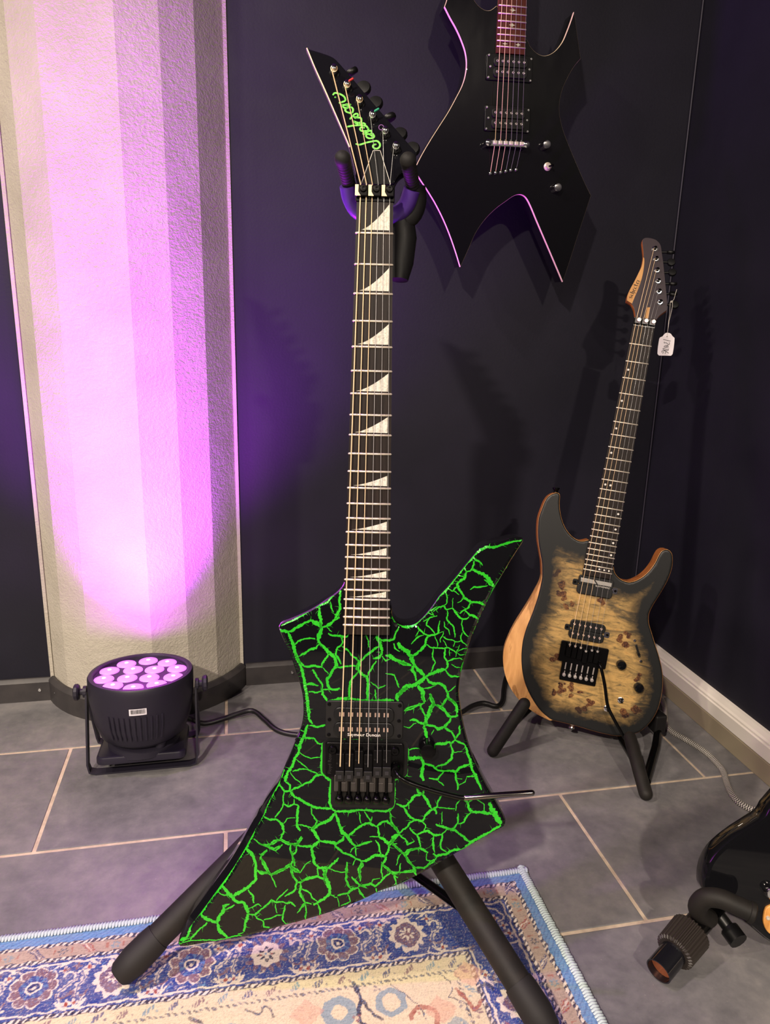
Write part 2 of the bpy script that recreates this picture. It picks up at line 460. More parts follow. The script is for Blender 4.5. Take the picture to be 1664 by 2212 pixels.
# ------------------------------------------------------------------ the room
XL, XR, YF, YB = -2.6, 0.993, -3.3, 1.604
TX, TY, G = -0.0291, 1.3895, 0.0062          # tile joint origin, grout width
fl = MB().box(((XL + XR) / 2, (YF + YB) / 2, -0.0315), (XR - XL, YB - YF, 0.06)).build('floor', M_GROUT, None, None)
tag(fl, 'grey slate floor tiles laid in running bond with beige grout', 'floor', kind='structure')
def tile_mesh(w, d):
    b = MB().box((0, 0, -0.004), (w, d, 0.008)); me = b.build('tile', M_TILE, None, None, bevel=0.0012)
    m = me.data; bpy.data.objects.remove(me); return m
tcache = {}
j0 = int(math.floor((YF - TY) / 0.3)); j1 = int(math.ceil((YB - TY) / 0.3))
for j in range(j0, j1):
    ya, yb = max(TY + 0.3 * j + G / 2, YF), min(TY + 0.3 * (j + 1) - G / 2, YB)
    if yb - ya < 0.01: continue
    off = 0.0 if j % 2 == 0 else 0.3
    for i in range(-6, 4):
        xa, xb = max(TX + off + 0.6 * i + G / 2, XL), min(TX + off + 0.6 * (i + 1) - G / 2, XR)
        if xb - xa < 0.01: continue
        key = (round(xb - xa, 4), round(yb - ya, 4))
        if key not in tcache: tcache[key] = tile_mesh(*key)
        o = bpy.data.objects.new('tile', tcache[key]); COL.objects.link(o); o.parent = fl
        o.location = ((xa + xb) / 2, (ya + yb) / 2, random.uniform(-0.0004, 0.0004))

def slab(name, x0, x1, y0, y1, z0, z1, m, label, cat='wall'):
    o = MB().box(((x0 + x1) / 2, (y0 + y1) / 2, (z0 + z1) / 2), (x1 - x0, y1 - y0, z1 - z0)).build(name, m, None, None)
    return tag(o, label, cat, kind='structure')
slab('wall_back', XL - .1, XR + .1, YB, YB + .1, 0, ROOM_H, M_WALL, 'dark navy painted back wall behind the hanging guitar')
slab('wall_right', XR, XR + .1, YF, YB, 0, ROOM_H, M_WALL, 'dark navy painted wall on the right with white skirting')
slab('wall_left', XL - .1, XL, YF, YB, 0, ROOM_H, M_WALL, 'dark navy painted wall out of view on the left')
slab('wall_front', XL - .1, XR + .1, YF - .1, YF, 0, ROOM_H, M_WALL, 'dark painted wall behind the viewer')
slab('ceiling', XL - .1, XR + .1, YF - .1, YB + .1, ROOM_H, ROOM_H + .08, M_CEIL, 'dark painted ceiling above the shop corner', 'ceiling')
# painted bead in the wall corner
tag(MB().tube([(XR - .004, YB - .004, .09), (XR - .004, YB - .004, ROOM_H)], 0.0016, 8).build('trim_1', mat('corner_bead_paint', lin(52, 49, 62), 0.5)),
    'thin paler sealant bead running up the corner of the two dark walls', 'trim', kind='structure')

# plastered faceted half column
CX, CY, CR = -0.198, 1.698, 0.223
angs = [-155.1, -137, -118.5, -84, -65, -47, -24.9]
pts = [(CX + CR * math.cos(math.radians(a)), CY + CR * math.sin(math.radians(a))) for a in angs]
P = []
for k in range(len(pts)):                       # slightly softened arrises
    P.append(pts[k])
P[0] = (P[0][0], YB); P[-1] = (P[-1][0], YB)
rings = [[(x, y, z) for x, y in P] for z in np.linspace(0, ROOM_H, 12)]
col = MB().loft(rings).build('wall_column', M_PLASTER, None, 8)
tag(col, 'pale rough plastered faceted half column lit magenta from below', 'column', kind='structure')
# narrow plaster return lips beside the column
for x in (P[0][0] - .0035, P[-1][0] + .0035):
    MB().box((x, YB - .0015, .052 + (ROOM_H - .052) / 2), (.007, .005, ROOM_H - .052)).build('plaster_lip', M_PLASTER, col, None)

def skirting(path, h, t, name, label, m=M_SKIRT, closed=False):
    """profiled strip following a floor path; path runs with the room on its right"""
    prof = [(0, 0), (t, 0), (t, h * 0.86), (t * .75, h * .93), (t * .35, h), (0, h)]
    Pp = [Vector((x, y, 0)) for x, y in path]; rr = []
    for i, p in enumerate(Pp):
        a = Pp[max(i - 1, 0)]; c = Pp[min(i + 1, len(Pp) - 1)]
        t1 = (p - a).normalized() if i > 0 else (c - p).normalized(); t2 = (c - p).normalized() if i < len(Pp) - 1 else t1
        n1 = Vector((t1.y, -t1.x, 0)); n2 = Vector((t2.y, -t2.x, 0)); n = (n1 + n2).normalized(); k = 1 / max(n.dot(n1), .5)
        rr.append([tuple(p + n * (d * k) + Vector((0, 0, z))) for d, z in prof])
    return tag(MB().loft(rr).build(name, m, None, 30), label, 'skirting', kind='structure')
xa = P[0][0]; xb = P[-1][0]
bb1 = skirting([(XL, YB), (xa - .006, YB)], .052, .012, 'baseboard_left', 'dark grey skirting left of the plastered column')
bb2 = skirting([(xb + .012, YB), (XR - .02, YB)], .052, .012, 'baseboard_back', 'dark grey skirting along the back wall right of the column')
arc = [(CX + (CR + .001) * math.cos(math.radians(a)), CY + (CR + .001) * math.sin(math.radians(a))) for a in np.linspace(-154.5, -25.5, 26)]
bb3 = skirting(arc, .055, .013, 'baseboard_column', 'dark grey flexible skirting curving round the plastered column')
# right wall: lower taupe strip with a white moulded skirting above
trim2 = MB().box((XR - .010, (YF + YB) / 2, .0205), (.02, YB - YF, .041)).build('trim_2', M_TAUPE, None, None, bevel=.0015)
tag(trim2, 'taupe wooden strip at floor level below the white skirting', 'trim', kind='structure')
prof = [(0, .043), (.019, .043), (.019, .070), (.016, .072), (.016, .076), (.012, .079), (.008, .088), (.0, .089)]
r0 = [(XR - d, YF, z) for d, z in prof]; r1 = [(XR - d, YB, z) for d, z in prof]
tag(MB().loft([r0, r1]).build('baseboard_right', M_WHITEW, None, 25), 'white moulded skirting board along the right wall', 'skirting', kind='structure')
def screw(parent, loc, axis, r, m=M_CHROME, name='screw'):
    ax = Vector(axis); b = MB()
    b.lathe(loc, axis, [(r, 0), (r, r * .35), (r * .8, r * .6), (r * .38, r * .62), (r * .34, r * .3), (r * .02, r * .28)], 12)
    return b.build(name, m, parent, 40)
screw(bb2, (0.123, YB - .012, .026), (0, -1, 0), .0036)
screw(bb1, (-0.430, YB - .012, .027), (0, -1, 0), .0036)
screw(bb1, (-0.62, YB - .012, .027), (0, -1, 0), .0036)
a = math.radians(-42); screw(bb3, (CX + (CR + .013) * math.cos(a), CY + (CR + .013) * math.sin(a), .032), (math.cos(a), math.sin(a), 0), .003, M_SKIRT)
a = math.radians(-146); screw(bb3, (CX + (CR + .013) * math.cos(a), CY + (CR + .013) * math.sin(a), .03), (math.cos(a), math.sin(a), 0), .003, M_SKIRT)

# ceiling downlights (out of frame, they light the room)
for k, (x, y, pw) in enumerate(DOWNLIGHTS):
    z = ROOM_H - .0
    t = thing('ceiling_downlight', ['round ceiling downlight above the left of the room, brightest', 'round ceiling downlight above the right of the room', 'round ceiling downlight nearest the column', 'round ceiling downlight at the far left'][k], 'lamp', Matrix.Translation((x, y, z)), 'ceiling downlights')
    MB().lathe((0, 0, 0), (0, 0, -1), [(.085, 0), (.085, .006), (.078, .010), (.066, .010), (.066, .004)], 28).build('rim', M_WHITEW, t, 30)
    MB().lathe((0, 0, -.004), (0, 0, -1), [(.065, 0), (.065, .003)], 28).build('diffuser', M_LAMP, t, 30)
    ld = bpy.data.lights.new('downlight', 'AREA'); ld.shape = 'DISK'; ld.size = .13; ld.energy = pw; ld.color = WARM
    lo = bpy.data.objects.new('downlight_light', ld); COL.objects.link(lo); lo.parent = t; lo.location = (0, 0, -.016)

# violet colour spot on the ceiling, out of frame
vp, va, vw, vc = VIOLET_SPOT
vs = thing('ceiling_spotlight', 'small black ceiling spotlight with violet light aimed at the rug', 'lamp', Matrix.Translation((vp[0], vp[1], ROOM_H)))
dv = (Vector(va) - Vector(vp)).normalized()
MB().lathe((0, 0, 0), (0, 0, -1), [(.045, 0), (.045, .012), (.02, .018), (.02, .03)], 20).build('ceiling_mount', M_CASE, vs, 30)
hp = Vector(vp) - Vector((vp[0], vp[1], ROOM_H))
MB().lathe(hp - dv * .09, dv, [(.02, 0), (.04, .01), (.04, .10), (.036, .10), (.034, .075), (.001, .075)], 24).build('spot_head', M_CASE, vs, 30)
ld = bpy.data.lights.new('violet_spot', 'SPOT'); ld.energy = vw; ld.color = (.50, .10, 1.0); ld.spot_size = math.radians(vc); ld.spot_blend = 1.0; ld.shadow_soft_size = .03
lo = bpy.data.objects.new('violet_spot_light', ld); COL.objects.link(lo); lo.parent = vs; lo.location = hp + dv * .015
lo.rotation_euler = dv.to_track_quat('-Z', 'Y').to_euler()
# ------------------------------------------------------------------ rug with a printed pattern
RX, RY, RH = 0.429, 0.913, 0.006
xs = np.concatenate([np.arange(-.69, -.47, .012), np.arange(-.47, RX - .0005, .00135), [RX]])
ys = np.concatenate([np.arange(.29, .53, .012), np.arange(.53, RY - .0005, .00135), [RY]])
GX, GY = np.meshgrid(xs, ys, indexing='ij')
C_ = {k: np.array(lin(*v)) for k, v in dict(
    blue=(42, 60, 128), dblue=(28, 37, 96), lblue=(98, 138, 182), cream=(204, 192, 158), tan=(164, 146, 132), white=(212, 200, 186),
    plum=(112, 82, 98), red=(148, 70, 60), teal=(98, 136, 152), grey=(140, 130, 134), rope=(52, 44, 68), peach=(204, 156, 130), ink=(42, 44, 68)).items()}
colr = np.empty(GX.shape + (3,)); colr[:] = C_['cream']
TX_, TY_ = GX, GY                                  # true positions; the print itself wanders a little
GX = TX_ + .0008 * np.sin(TY_ * 310 + TX_ * 120) + .0005 * np.sin(TX_ * 520 - TY_ * 260)
GY = TY_ + .0008 * np.sin(TX_ * 290 - TY_ * 140) + .0005 * np.sin(TY_ * 610 + TX_ * 230)
U = RY - GY; V = RX - GX; D = np.minimum(U, V); S_ = np.where(U <= V, GX, -GY + (RX + RY) * 0)   # along-border coordinate
S_ = np.where(U <= V, GX, GY + 0.31)
def paint(mask, c, a=1.0):
    colr[mask] = colr[mask] * (1 - a) + C_[c] * a
def band(d0, d1, c): paint((D >= d0) & (D < d1), c)
wob = 0.0011 * np.sin(S_ * 190) + 0.0009 * np.sin(S_ * 83 + 1)
Dw = D + wob * .6
band(0, .0225, 'lblue')
paint((D < .0225) & (np.sin(S_ * 700 + D * 900) > .5), 'blue', .35)
band(.0225, .0285, 'rope')
paint((D >= .023) & (D < .028) & (np.sin((S_ + D * .9) * 2 * np.pi / .0085) > 0.1), 'white')
band(.0285, .0475, 'tan')
band(.0475, .0535, 'rope')
paint((D >= .048) & (D < .053) & (np.sin((S_ + D * .9) * 2 * np.pi / .0085) > 0.1), 'white')
band(.0535, .133, 'blue')
paint((Dw > .0565) & (Dw < .0595), 'white'); paint((Dw > .1275) & (Dw < .1305), 'white')
band(.133, .139, 'rope')
paint((D >= .1335) & (D < .1385) & (np.sin((S_ + D * .9) * 2 * np.pi / .0085) > 0.1), 'white')
band(.139, .158, 'cream')
paint((D >= .158) & (D < .1625) & (np.sin((S_ - D * .9) * 2 * np.pi / .0078) > 0.0), 'ink', .75)
paint((D >= .1385) & (D < .1395), 'ink', .6)
def box_ix(cx, cy, r):
    i0, i1 = np.searchsorted(xs, [cx - r, cx + r]); k0, k1 = np.searchsorted(ys, [cy - r, cy + r]); return slice(i0, i1), slice(k0, k1)
def stamp(cx, cy, r, fn, rot=0.0):
    ix = box_ix(cx, cy, r); X = GX[ix] - cx; Y = GY[ix] - cy
    if X.size == 0: return
    c, s = math.cos(rot), math.sin(rot); X, Y = X * c + Y * s, -X * s + Y * c
    A = np.arctan2(Y, X); R = np.hypot(X, Y); sub = colr[ix]
    for msk, cn, al in fn(X, Y, R, A):
        sub[msk] = sub[msk] * (1 - al) + C_[cn] * al
def rosette(c1, c2, r=.029):
    def f(X, Y, R, A):
        pet = r * (.80 + .20 * np.abs(np.cos(A * 4.5)) ** .6)
        return [(R < pet + .002, 'white', 1), (R < pet, c1, 1), ((R < pet * .93) & (R > r * .62) & (np.abs(np.cos(A * 4.5)) < .25), 'white', .7),
                (R < r * .60, c2, 1), ((R < r * .6) & (np.cos(A * 9) > .6), 'lblue', .6), (R < r * .33, 'white', 1), (R < r * .24, 'dblue', 1), (R < r * .10, 'white', 1)]
    return f
def palmette(X, Y, R, A):
    r = .030; o = r * (.86 + .14 * np.cos(A * 14))
    ogee = np.abs(X) / .021 + np.abs(Y) / .027
    return [(R < o, 'plum', .95), ((R < o) & (np.cos(A * 14) < -.3), 'blue', .8), (R < r * .70 * (.93 + .07 * np.cos(A * 8)), 'white', 1),
            (R < r * .42 * (.75 + .25 * np.cos(A * 8)), 'rope', 1), (R < r * .24 * (.8 + .2 * np.cos(A * 4)), 'white', 1), (R < r * .07, 'lblue', 1), ((R < r * .3) & (R > r * .22) & (np.cos(A * 2) > .9), 'red', 1)]
def shield(X, Y, R, A):
    q = (np.abs(X) / .024) ** 1.6 + (np.abs(Y + .002) / .028) ** 1.6
    return [(q + .18 * np.cos(A * 12) < 1.05, 'white', 1), (q < .66, 'plum', 1), ((q < .66) & (np.sin(Y * 2600) > .5), 'blue', .4), (R < .0115 * (.7 + .3 * np.cos(A * 8)), 'white', 1), (R < .005 * (.8 + .2 * np.cos(A * 5)), 'plum', 1),
            ((np.abs(X) < .0035) & (Y > .022) & (Y < .034), 'white', 1), ((np.abs(X) < .009) & (np.abs(Y - .031) < .002), 'white', 1)]
def blossom(X, Y, R, A):
    return [(R < .0075 * (.7 + .3 * np.cos(A * 4)), 'white', .9), (R < .0028, 'red', 1)]
def tulip(X, Y, R, A):
    leaf = (np.abs(X - .006 * np.sin(Y * 130)) < .0052 * np.clip(1 - (Y / .022) ** 2, 0, 1) * (.7 + .3 * np.cos(Y * 900)))
    vein = (np.abs(X - .006 * np.sin(Y * 130)) < .0011) & (np.abs(Y) < .019)
    return [(leaf & (np.abs(Y) < .022), 'white', .85), (vein, 'blue', .9)]
def stroke(pts, w, c, a=1.0):
    P = smooth_path(pts, .004, closed=False, corner=170)
    for p, q in zip(P[:-1], P[1:]):
        m = (p + q) / 2; r = np.linalg.norm(q - p) / 2 + w + .001; ix = box_ix(m[0], m[1], r)
        X = GX[ix]; Y = GY[ix]; 
        if X.size == 0: continue
        d = q - p; t = np.clip(((X - p[0]) * d[0] + (Y - p[1]) * d[1]) / (d @ d + 1e-12), 0, 1)
        k = np.hypot(X - p[0] - t * d[0], Y - p[1] - t * d[1]) < w / 2
        sub = colr[ix]; sub[k] = sub[k] * (1 - a) + C_[c] * a
# main border: top run (rotation 0) and right run (rotation -90 deg about the corner)
def place(k):
    """k-th motif position from the corner on either run: returns (x,y,rot) pairs"""
    return [(RX - .112 - .0972 * k, RY - .092, 0.0), (RX - .092, RY - .112 - .0972 * k, -math.pi / 2)]
def loc2(run, s, d):     # s: distance from the corner along the run, d: distance from the outer edge
    return (RX - s, RY - d) if run == 0 else (RX - d, RY - s)
for run in (0, 1):
    n = 14
    for k in range(n):
        s = .112 + .0972 * k + (.0 if run == 0 else .01)
        cx, cy = loc2(run, s + .0972, .090); rot = 0 if run == 0 else -math.pi / 2
        kind = k % 4
        if kind == 0: stamp(cx, cy, .04, shield, rot)
        elif kind == 1: stamp(cx, cy, .04, rosette('plum', 'blue', .0285), rot)
        elif kind == 2: stamp(cx, cy, .04, palmette, rot)
        else: stamp(cx, cy, .04, rosette('plum' if k < 6 else 'grey', 'lblue' if k > 5 else 'blue', .0285), rot)
        # scrolling white tendrils and leaves between the motifs
        for sg in (-1, 1):
            q = lambda ds, dd: loc2(run, s + .0972 + sg * ds, dd)
            stroke([q(.030, .118), q(.040, .1285), q(.0486, .129)], .0026, 'white')
            stroke([q(.0486, .119), q(.040, .127), q(.033, .112)], .0022, 'white')
            stroke([q(.028, .064), q(.036, .058), q(.0486, .060)], .0026, 'white')
            stroke([q(.020, .066), q(.030, .060)], .0022, 'white')
            stroke([q(.034, .080), q(.041, .074), q(.0480, .078), q(.0470, .083)], .0028, 'white')
            stroke([q(.030, .106), q(.036, .113), q(.044, .111), q(.047, .105)], .0032, 'plum')
            tx, ty = q(.041, .094); stamp(tx, ty, .03, tulip, rot + sg * .25)
            tx, ty = q(.034, .070); stamp(tx, ty, .012, blossom, rot)
            tx, ty = q(.044, .122); stamp(tx, ty, .012, blossom, rot)
            if k % 2: 
                tx, ty = q(.0486, .0655); stamp(tx, ty, .012, lambda X, Y, R, A: [(R < .006 * (.7 + .3 * np.cos(A * 4)), 'plum', 1)], rot)
# corner square of the border
stroke([(RX - .118, RY - .066), (RX - .100, RY - .060), (RX - .080, RY - .066), (RX - .070, RY - .072)], .003, 'white')
stroke([(RX - .112, RY - .088), (RX - .104, RY - .076), (RX - .092, RY - .080), (RX - .084, RY - .096), (RX - .082, RY - .112)], .0034, 'white')
stroke([(RX - .070, RY - .072), (RX - .064, RY - .084), (RX - .074, RY - .092)], .0026, 'white')
stroke([(RX - .108, RY - .102), (RX - .100, RY - .114), (RX - .086, RY - .116), (RX - .070, RY - .110)], .0034, 'plum')
stroke([(RX - .112, RY - .120), (RX - .104, RY - .130), (RX - .060, RY - .130)], .003, 'white')
for dx, dy in ((.070, .100), (.066, .115), (.094, .068), (.079, .086)): stamp(RX - dx, RY - dy, .012, blossom)
# outer tan guard: small hooked diamonds
for run in (0, 1):
    for k in range(40):
        s = .034 + .0335 * k; x, y = loc2(run, s, .038); rot = 0 if run == 0 else -math.pi / 2
        cn = ['dblue', 'teal', 'red', 'ink'][k % 4]
        if k % 2 == 0:
            stamp(x, y, .012, lambda X, Y, R, A: [((np.abs(X + Y * .8) < .0065) & (np.abs(Y) < .0072) & (np.sin((X + Y * .8) * 1500) > -.2), cn, .9), ((np.abs(X + Y * .8) < .001) & (np.abs(Y) < .0072), 'white', .8)], rot)
        else:
            stamp(x, y, .012, lambda X, Y, R, A: [(R < .0066 * (.75 + .25 * np.cos(A * 6)), cn, .75), (R < .0028, 'tan', .9), ((np.abs(np.abs(X) - .011) < .0016) & (np.abs(Y) < .004), 'red', .6)], rot)
    for k in range(36):      # inner cream guard: little leaves
        s = .160 + .030 * k; x, y = loc2(run, s, .1485); rot = 0 if run == 0 else -math.pi / 2
        cn = ['dblue', 'teal', 'plum'][k % 3]
        stamp(x, y, .012, lambda X, Y, R, A: [((np.abs(X - Y * .7) < .0052 * np.clip(1 - (Y / .0075) ** 2, 0, 1)) & (np.sin(X * 1700) > -.5), cn, .8), (np.hypot(X - .011, Y + .003) < .0019, cn, .6)], rot)
# faded field motifs
def ring_m(cn, r, w, a0=-9, a1=9):
    return lambda X, Y, R, A: [((np.abs(R - r) < w / 2) & (A > a0) & (A < a1), cn, .75)]
for (x, y, r, w, cn, a0, a1) in ((.176, .722, .016, .008, 'teal', -3.2, 3.2), (.212, .692, .016, .006, 'red', -1.2, 3.1), (.300, .715, .010, .005, 'ink', 0, 3.2),
                                 (-.02, .70, .022, .012, 'teal', -1, 2), (.30, .66, .012, .005, 'red', -2, 1), (-.20, .69, .014, .008, 'teal', -2, 2), (-.10, .66, .02, .007, 'ink', -1, 2.2),
                                 (.11, .72, .016, .012, 'teal', -3.2, 3.2), (-.30, .72, .013, .006, 'red', -2, 2)):
    stamp(x, y, .04, ring_m(cn, r, w, a0, a1))
stroke([(.133, .758), (.139, .735), (.132, .708), (.142, .690), (.136, .660), (.128, .630)], .005, 'ink', .8)
stroke([(.139, .735), (.150, .712), (.160, .700)], .004, 'ink', .7)
stroke([(.180, .748), (.196, .728), (.208, .712), (.214, .690)], .0013, 'ink', .8)
stroke([(.243, .752), (.258, .738), (.256, .722), (.250, .715)], .0013, 'ink', .8)
stroke([(.250, .715), (.266, .706), (.270, .688)], .0013, 'ink', .8)
stroke([(.262, .725), (.272, .708), (.276, .695), (.290, .704)], .005, 'red', .55)
stroke([(.196, .675), (.190, .66), (.205, .645), (.225, .65)], .005, 'red', .6)
stroke([(-.07, .745), (-.05, .728), (-.055, .71)], .004, 'ink', .6)
stroke([(-.005, .745), (.012, .735), (.02, .745), (.03, .728)], .003, 'ink', .6)
for x, y, cn in ((.02, .690, 'teal'), (.035, .685, 'teal'), (.07, .725, 'peach'), (.235, .70, 'peach'), (.285, .745, 'peach'), (-.04, .69, 'peach'), (-.15, .72, 'teal'), (.25, .67, 'teal'), (-.25, .70, 'peach')):
    stamp(x, y, .03, lambda X, Y, R, A: [((np.abs(X) + np.abs(Y) * 1.1 < .022) , cn, .55)])
for k in range(60):
    x, y = random.uniform(-.45, .27), random.uniform(.55, .745)
    cn = random.choice(['ink', 'red', 'teal', 'dblue', 'plum'])
    stamp(x, y, .01, lambda X, Y, R, A: [(R < .0055 * (.6 + .4 * np.cos(A * 3 + k)), cn, .55), (R < .002, 'cream', .8)], k)
rl = random.Random(11)
for run in (0, 1):           # stray hooked leaves on the blue ground
    for k in range(70):
        s = .13 + .0165 * k + rl.uniform(-.004, .004); dd0 = rl.choice((.066, .072, .112, .119, .124)); q = loc2(run, s, dd0); an = rl.uniform(0, 6.28); ln = rl.uniform(.004, .008)
        e1 = (q[0] + ln * math.cos(an), q[1] + ln * math.sin(an)); e2 = (e1[0] + ln * .6 * math.cos(an + 1.2), e1[1] + ln * .6 * math.sin(an + 1.2))
        stroke([q, e1, e2], rl.uniform(.0011, .0022), rl.choice(('white', 'white', 'lblue', 'plum', 'grey')), .8)
GX, GY = TX_, TY_
# woven speckle: single threads of another colour
lum = colr.mean(-1); rnd = rng.random(GX.shape); rnd2 = rng.random(GX.shape)
m1 = (lum < .16) & (rnd < .22); colr[m1] = colr[m1] * .72 + C_['lblue'] * .28
m2 = (lum < .16) & (rnd > .90); colr[m2] = colr[m2] * .6 + C_['white'] * .4
m3 = (lum >= .16) & (rnd < .14); colr[m3] = colr[m3] * .78 + C_['ink'] * .22
colr *= (.90 + .2 * rnd2)[..., None]
nx, ny = GX.shape
zz = RH + 0.0006 * np.sin(GX * 37) * np.sin(GY * 29)
vv = np.stack([GX, GY, zz], -1).reshape(-1, 3)
idx = np.arange(nx * ny).reshape(nx, ny)
ff = np.stack([idx[:-1, :-1], idx[1:, :-1], idx[1:, 1:], idx[:-1, 1:]], -1).reshape(-1, 4)
# underside and rim
bd = [(xs[0], ys[0], .0005), (xs[-1], ys[0], .0005), (xs[-1], ys[-1], .0005), (xs[0], ys[-1], .0005)]
me = bpy.data.meshes.new('rug')
n0 = len(vv)
allv = np.vstack([vv, bd]); corners = [idx[0, 0], idx[-1, 0], idx[-1, -1], idx[0, -1]]
extra = [(n0 + 3, n0 + 2, n0 + 1, n0)]
loops = np.concatenate([ff.ravel(), np.array(extra).ravel()])
me.vertices.add(len(allv)); me.vertices.foreach_set('co', allv.ravel().astype(np.float32))
me.loops.add(len(loops)); me.loops.foreach_set('vertex_index', loops.astype(np.int32))
npoly = len(loops) // 4
me.polygons.add(npoly); me.polygons.foreach_set('loop_start', np.arange(0, len(loops), 4, dtype=np.int32))
me.update(calc_edges=True)
ca = me.color_attributes.new('print', 'FLOAT_COLOR', 'POINT')
cc = np.ones((len(allv), 4), np.float32); cc[:n0, :3] = colr.reshape(-1, 3); ca.data.foreach_set('color', cc.ravel())
me.validate()
rug = link('rug', me, M_RUG, None, 40)
tag(rug, 'blue and cream printed oriental rug with flower border on the floor', 'rug')
# overlocked edge: slanted thread loops
b = MB()
for run, L in ((0, 1.12), (1, .62)):
    k = 0; s = -.002
    while s < L:
        st = .0042 if s < .95 else .012
        j = random.uniform(-.0006, .0006)
        if run == 0: p = [(RX - s, RY - .0095 + j, RH + .0012), (RX - s + .001, RY - .005, RH + .0032), (RX - s + .0022, RY + .0015 + j, RH + .0008), (RX - s + .0026, RY + .0032 + j, .0015)]
        else: p = [(RX - .0095 + j, RY - s, RH + .0012), (RX - .005, RY - s + .001, RH + .0032), (RX + .0015 + j, RY - s + .0022, RH + .0008), (RX + .0032 + j, RY - s + .0026, .0015)]
        b.tube(p, [.0014, .0022, .0021, .0014], 6); s += st
b.build('overlock_stitching', mat('pale_blue_green_thread', lin(176, 190, 192), 0.8), rug, 60, fix=False)['kind'] = 'stuff'
# ------------------------------------------------------------------ measured outlines (millimetres in each guitar's own frame)
KBODY= [(-27.5, -436.4), (-28.9, -440.5), (-32.8, -446.1), (-39.6, -452.3), (-48.4, -458.5), (-57.3, -465.2), (-67.1, -471.5), (-79.0, -477.8), (-91.9, -483.7), (-102.8, -488.5), (-104.7, -492.6), (-100.6, -504.7), (-93.5, -519.8), (-87.3, -536.0), (-81.6, -552.3), (-77.4, -566.6), (-74.7, -579.9), (-74.2, -587.2), (-74.0, -599.6), (-75.4, -610.0), (-77.3, -618.4), (-81.7, -629.9), (-84.2, -636.2), (-89.1, -648.9), (-96.0, -665.8), (-102.9, -684.9), (-110.9, -700.9), (-119.9, -721.2), (-121.3, -726.1), (-135.3, -752.9), (-143.4, -769.0), (-159.6, -797.2), (-175.9, -821.2), (-195.3, -849.7), (-207.6, -867.3), (-216.9, -880.5), (-225.7, -893.8), (-223.1, -898.7), (-218.0, -898.6), (-192.2, -893.7), (-161.3, -887.6), (-140.7, -883.3), (-115.0, -875.2), (-89.3, -867.0), (-73.6, -862.5), (-63.3, -859.0), (-42.8, -852.1), (-17.3, -841.8), (5.1, -831.6), (23.4, -821.5), (43.8, -813.6), (69.1, -800.1), (84.7, -790.7), (99.9, -780.7), (115.0, -771.2), (130.1, -761.8), (145.1, -752.4), (160.1, -743.0), (173.2, -735.3), (175.6, -731.0), (174.9, -725.7), (167.2, -712.0), (158.5, -697.4), (151.0, -684.8), (141.2, -666.1), (133.5, -649.5), (126.9, -631.8), (121.8, -614.2), (118.3, -599.7), (115.8, -585.3), (113.4, -570.8), (113.1, -560.5), (114.6, -545.0), (117.7, -530.6), (122.2, -514.1), (126.6, -497.8), (132.1, -483.4), (137.6, -469.1), (144.1, -454.8), (151.6, -439.6), (159.9, -424.3), (168.3, -409.1), (177.6, -393.0), (183.2, -383.4), (183.0, -379.9), (176.1, -378.6), (163.3, -381.3), (148.6, -385.1), (138.9, -388.3), (132.1, -392.5), (126.4, -399.1), (117.8, -410.2), (107.4, -424.0), (95.9, -438.8), (86.3, -450.0), (78.7, -462.3), (71.0, -472.6), (64.2, -479.8), (57.4, -485.0), (47.5, -487.3), (37.5, -485.5), (30.4, -475.5), (28.7, -465.4)]
KHEAD= [(-20.4, 21.4), (-24.9, 40.4), (-31.7, 64.9), (-37.2, 77.7), (-48.1, 102.3), (-63.6, 137.0), (-74.7, 161.0), (-84.4, 184.1), (-85.1, 185.5), (-61.9, 178.6), (-52.4, 174.4), (-46.0, 168.4), (-31.1, 151.1), (-1.3, 115.5), (19.7, 91.0), (40.5, 66.7), (45.7, 60.4), (44.8, 51.8), (37.9, 41.0), (25.9, 31.1), (21.5, 22.5)]
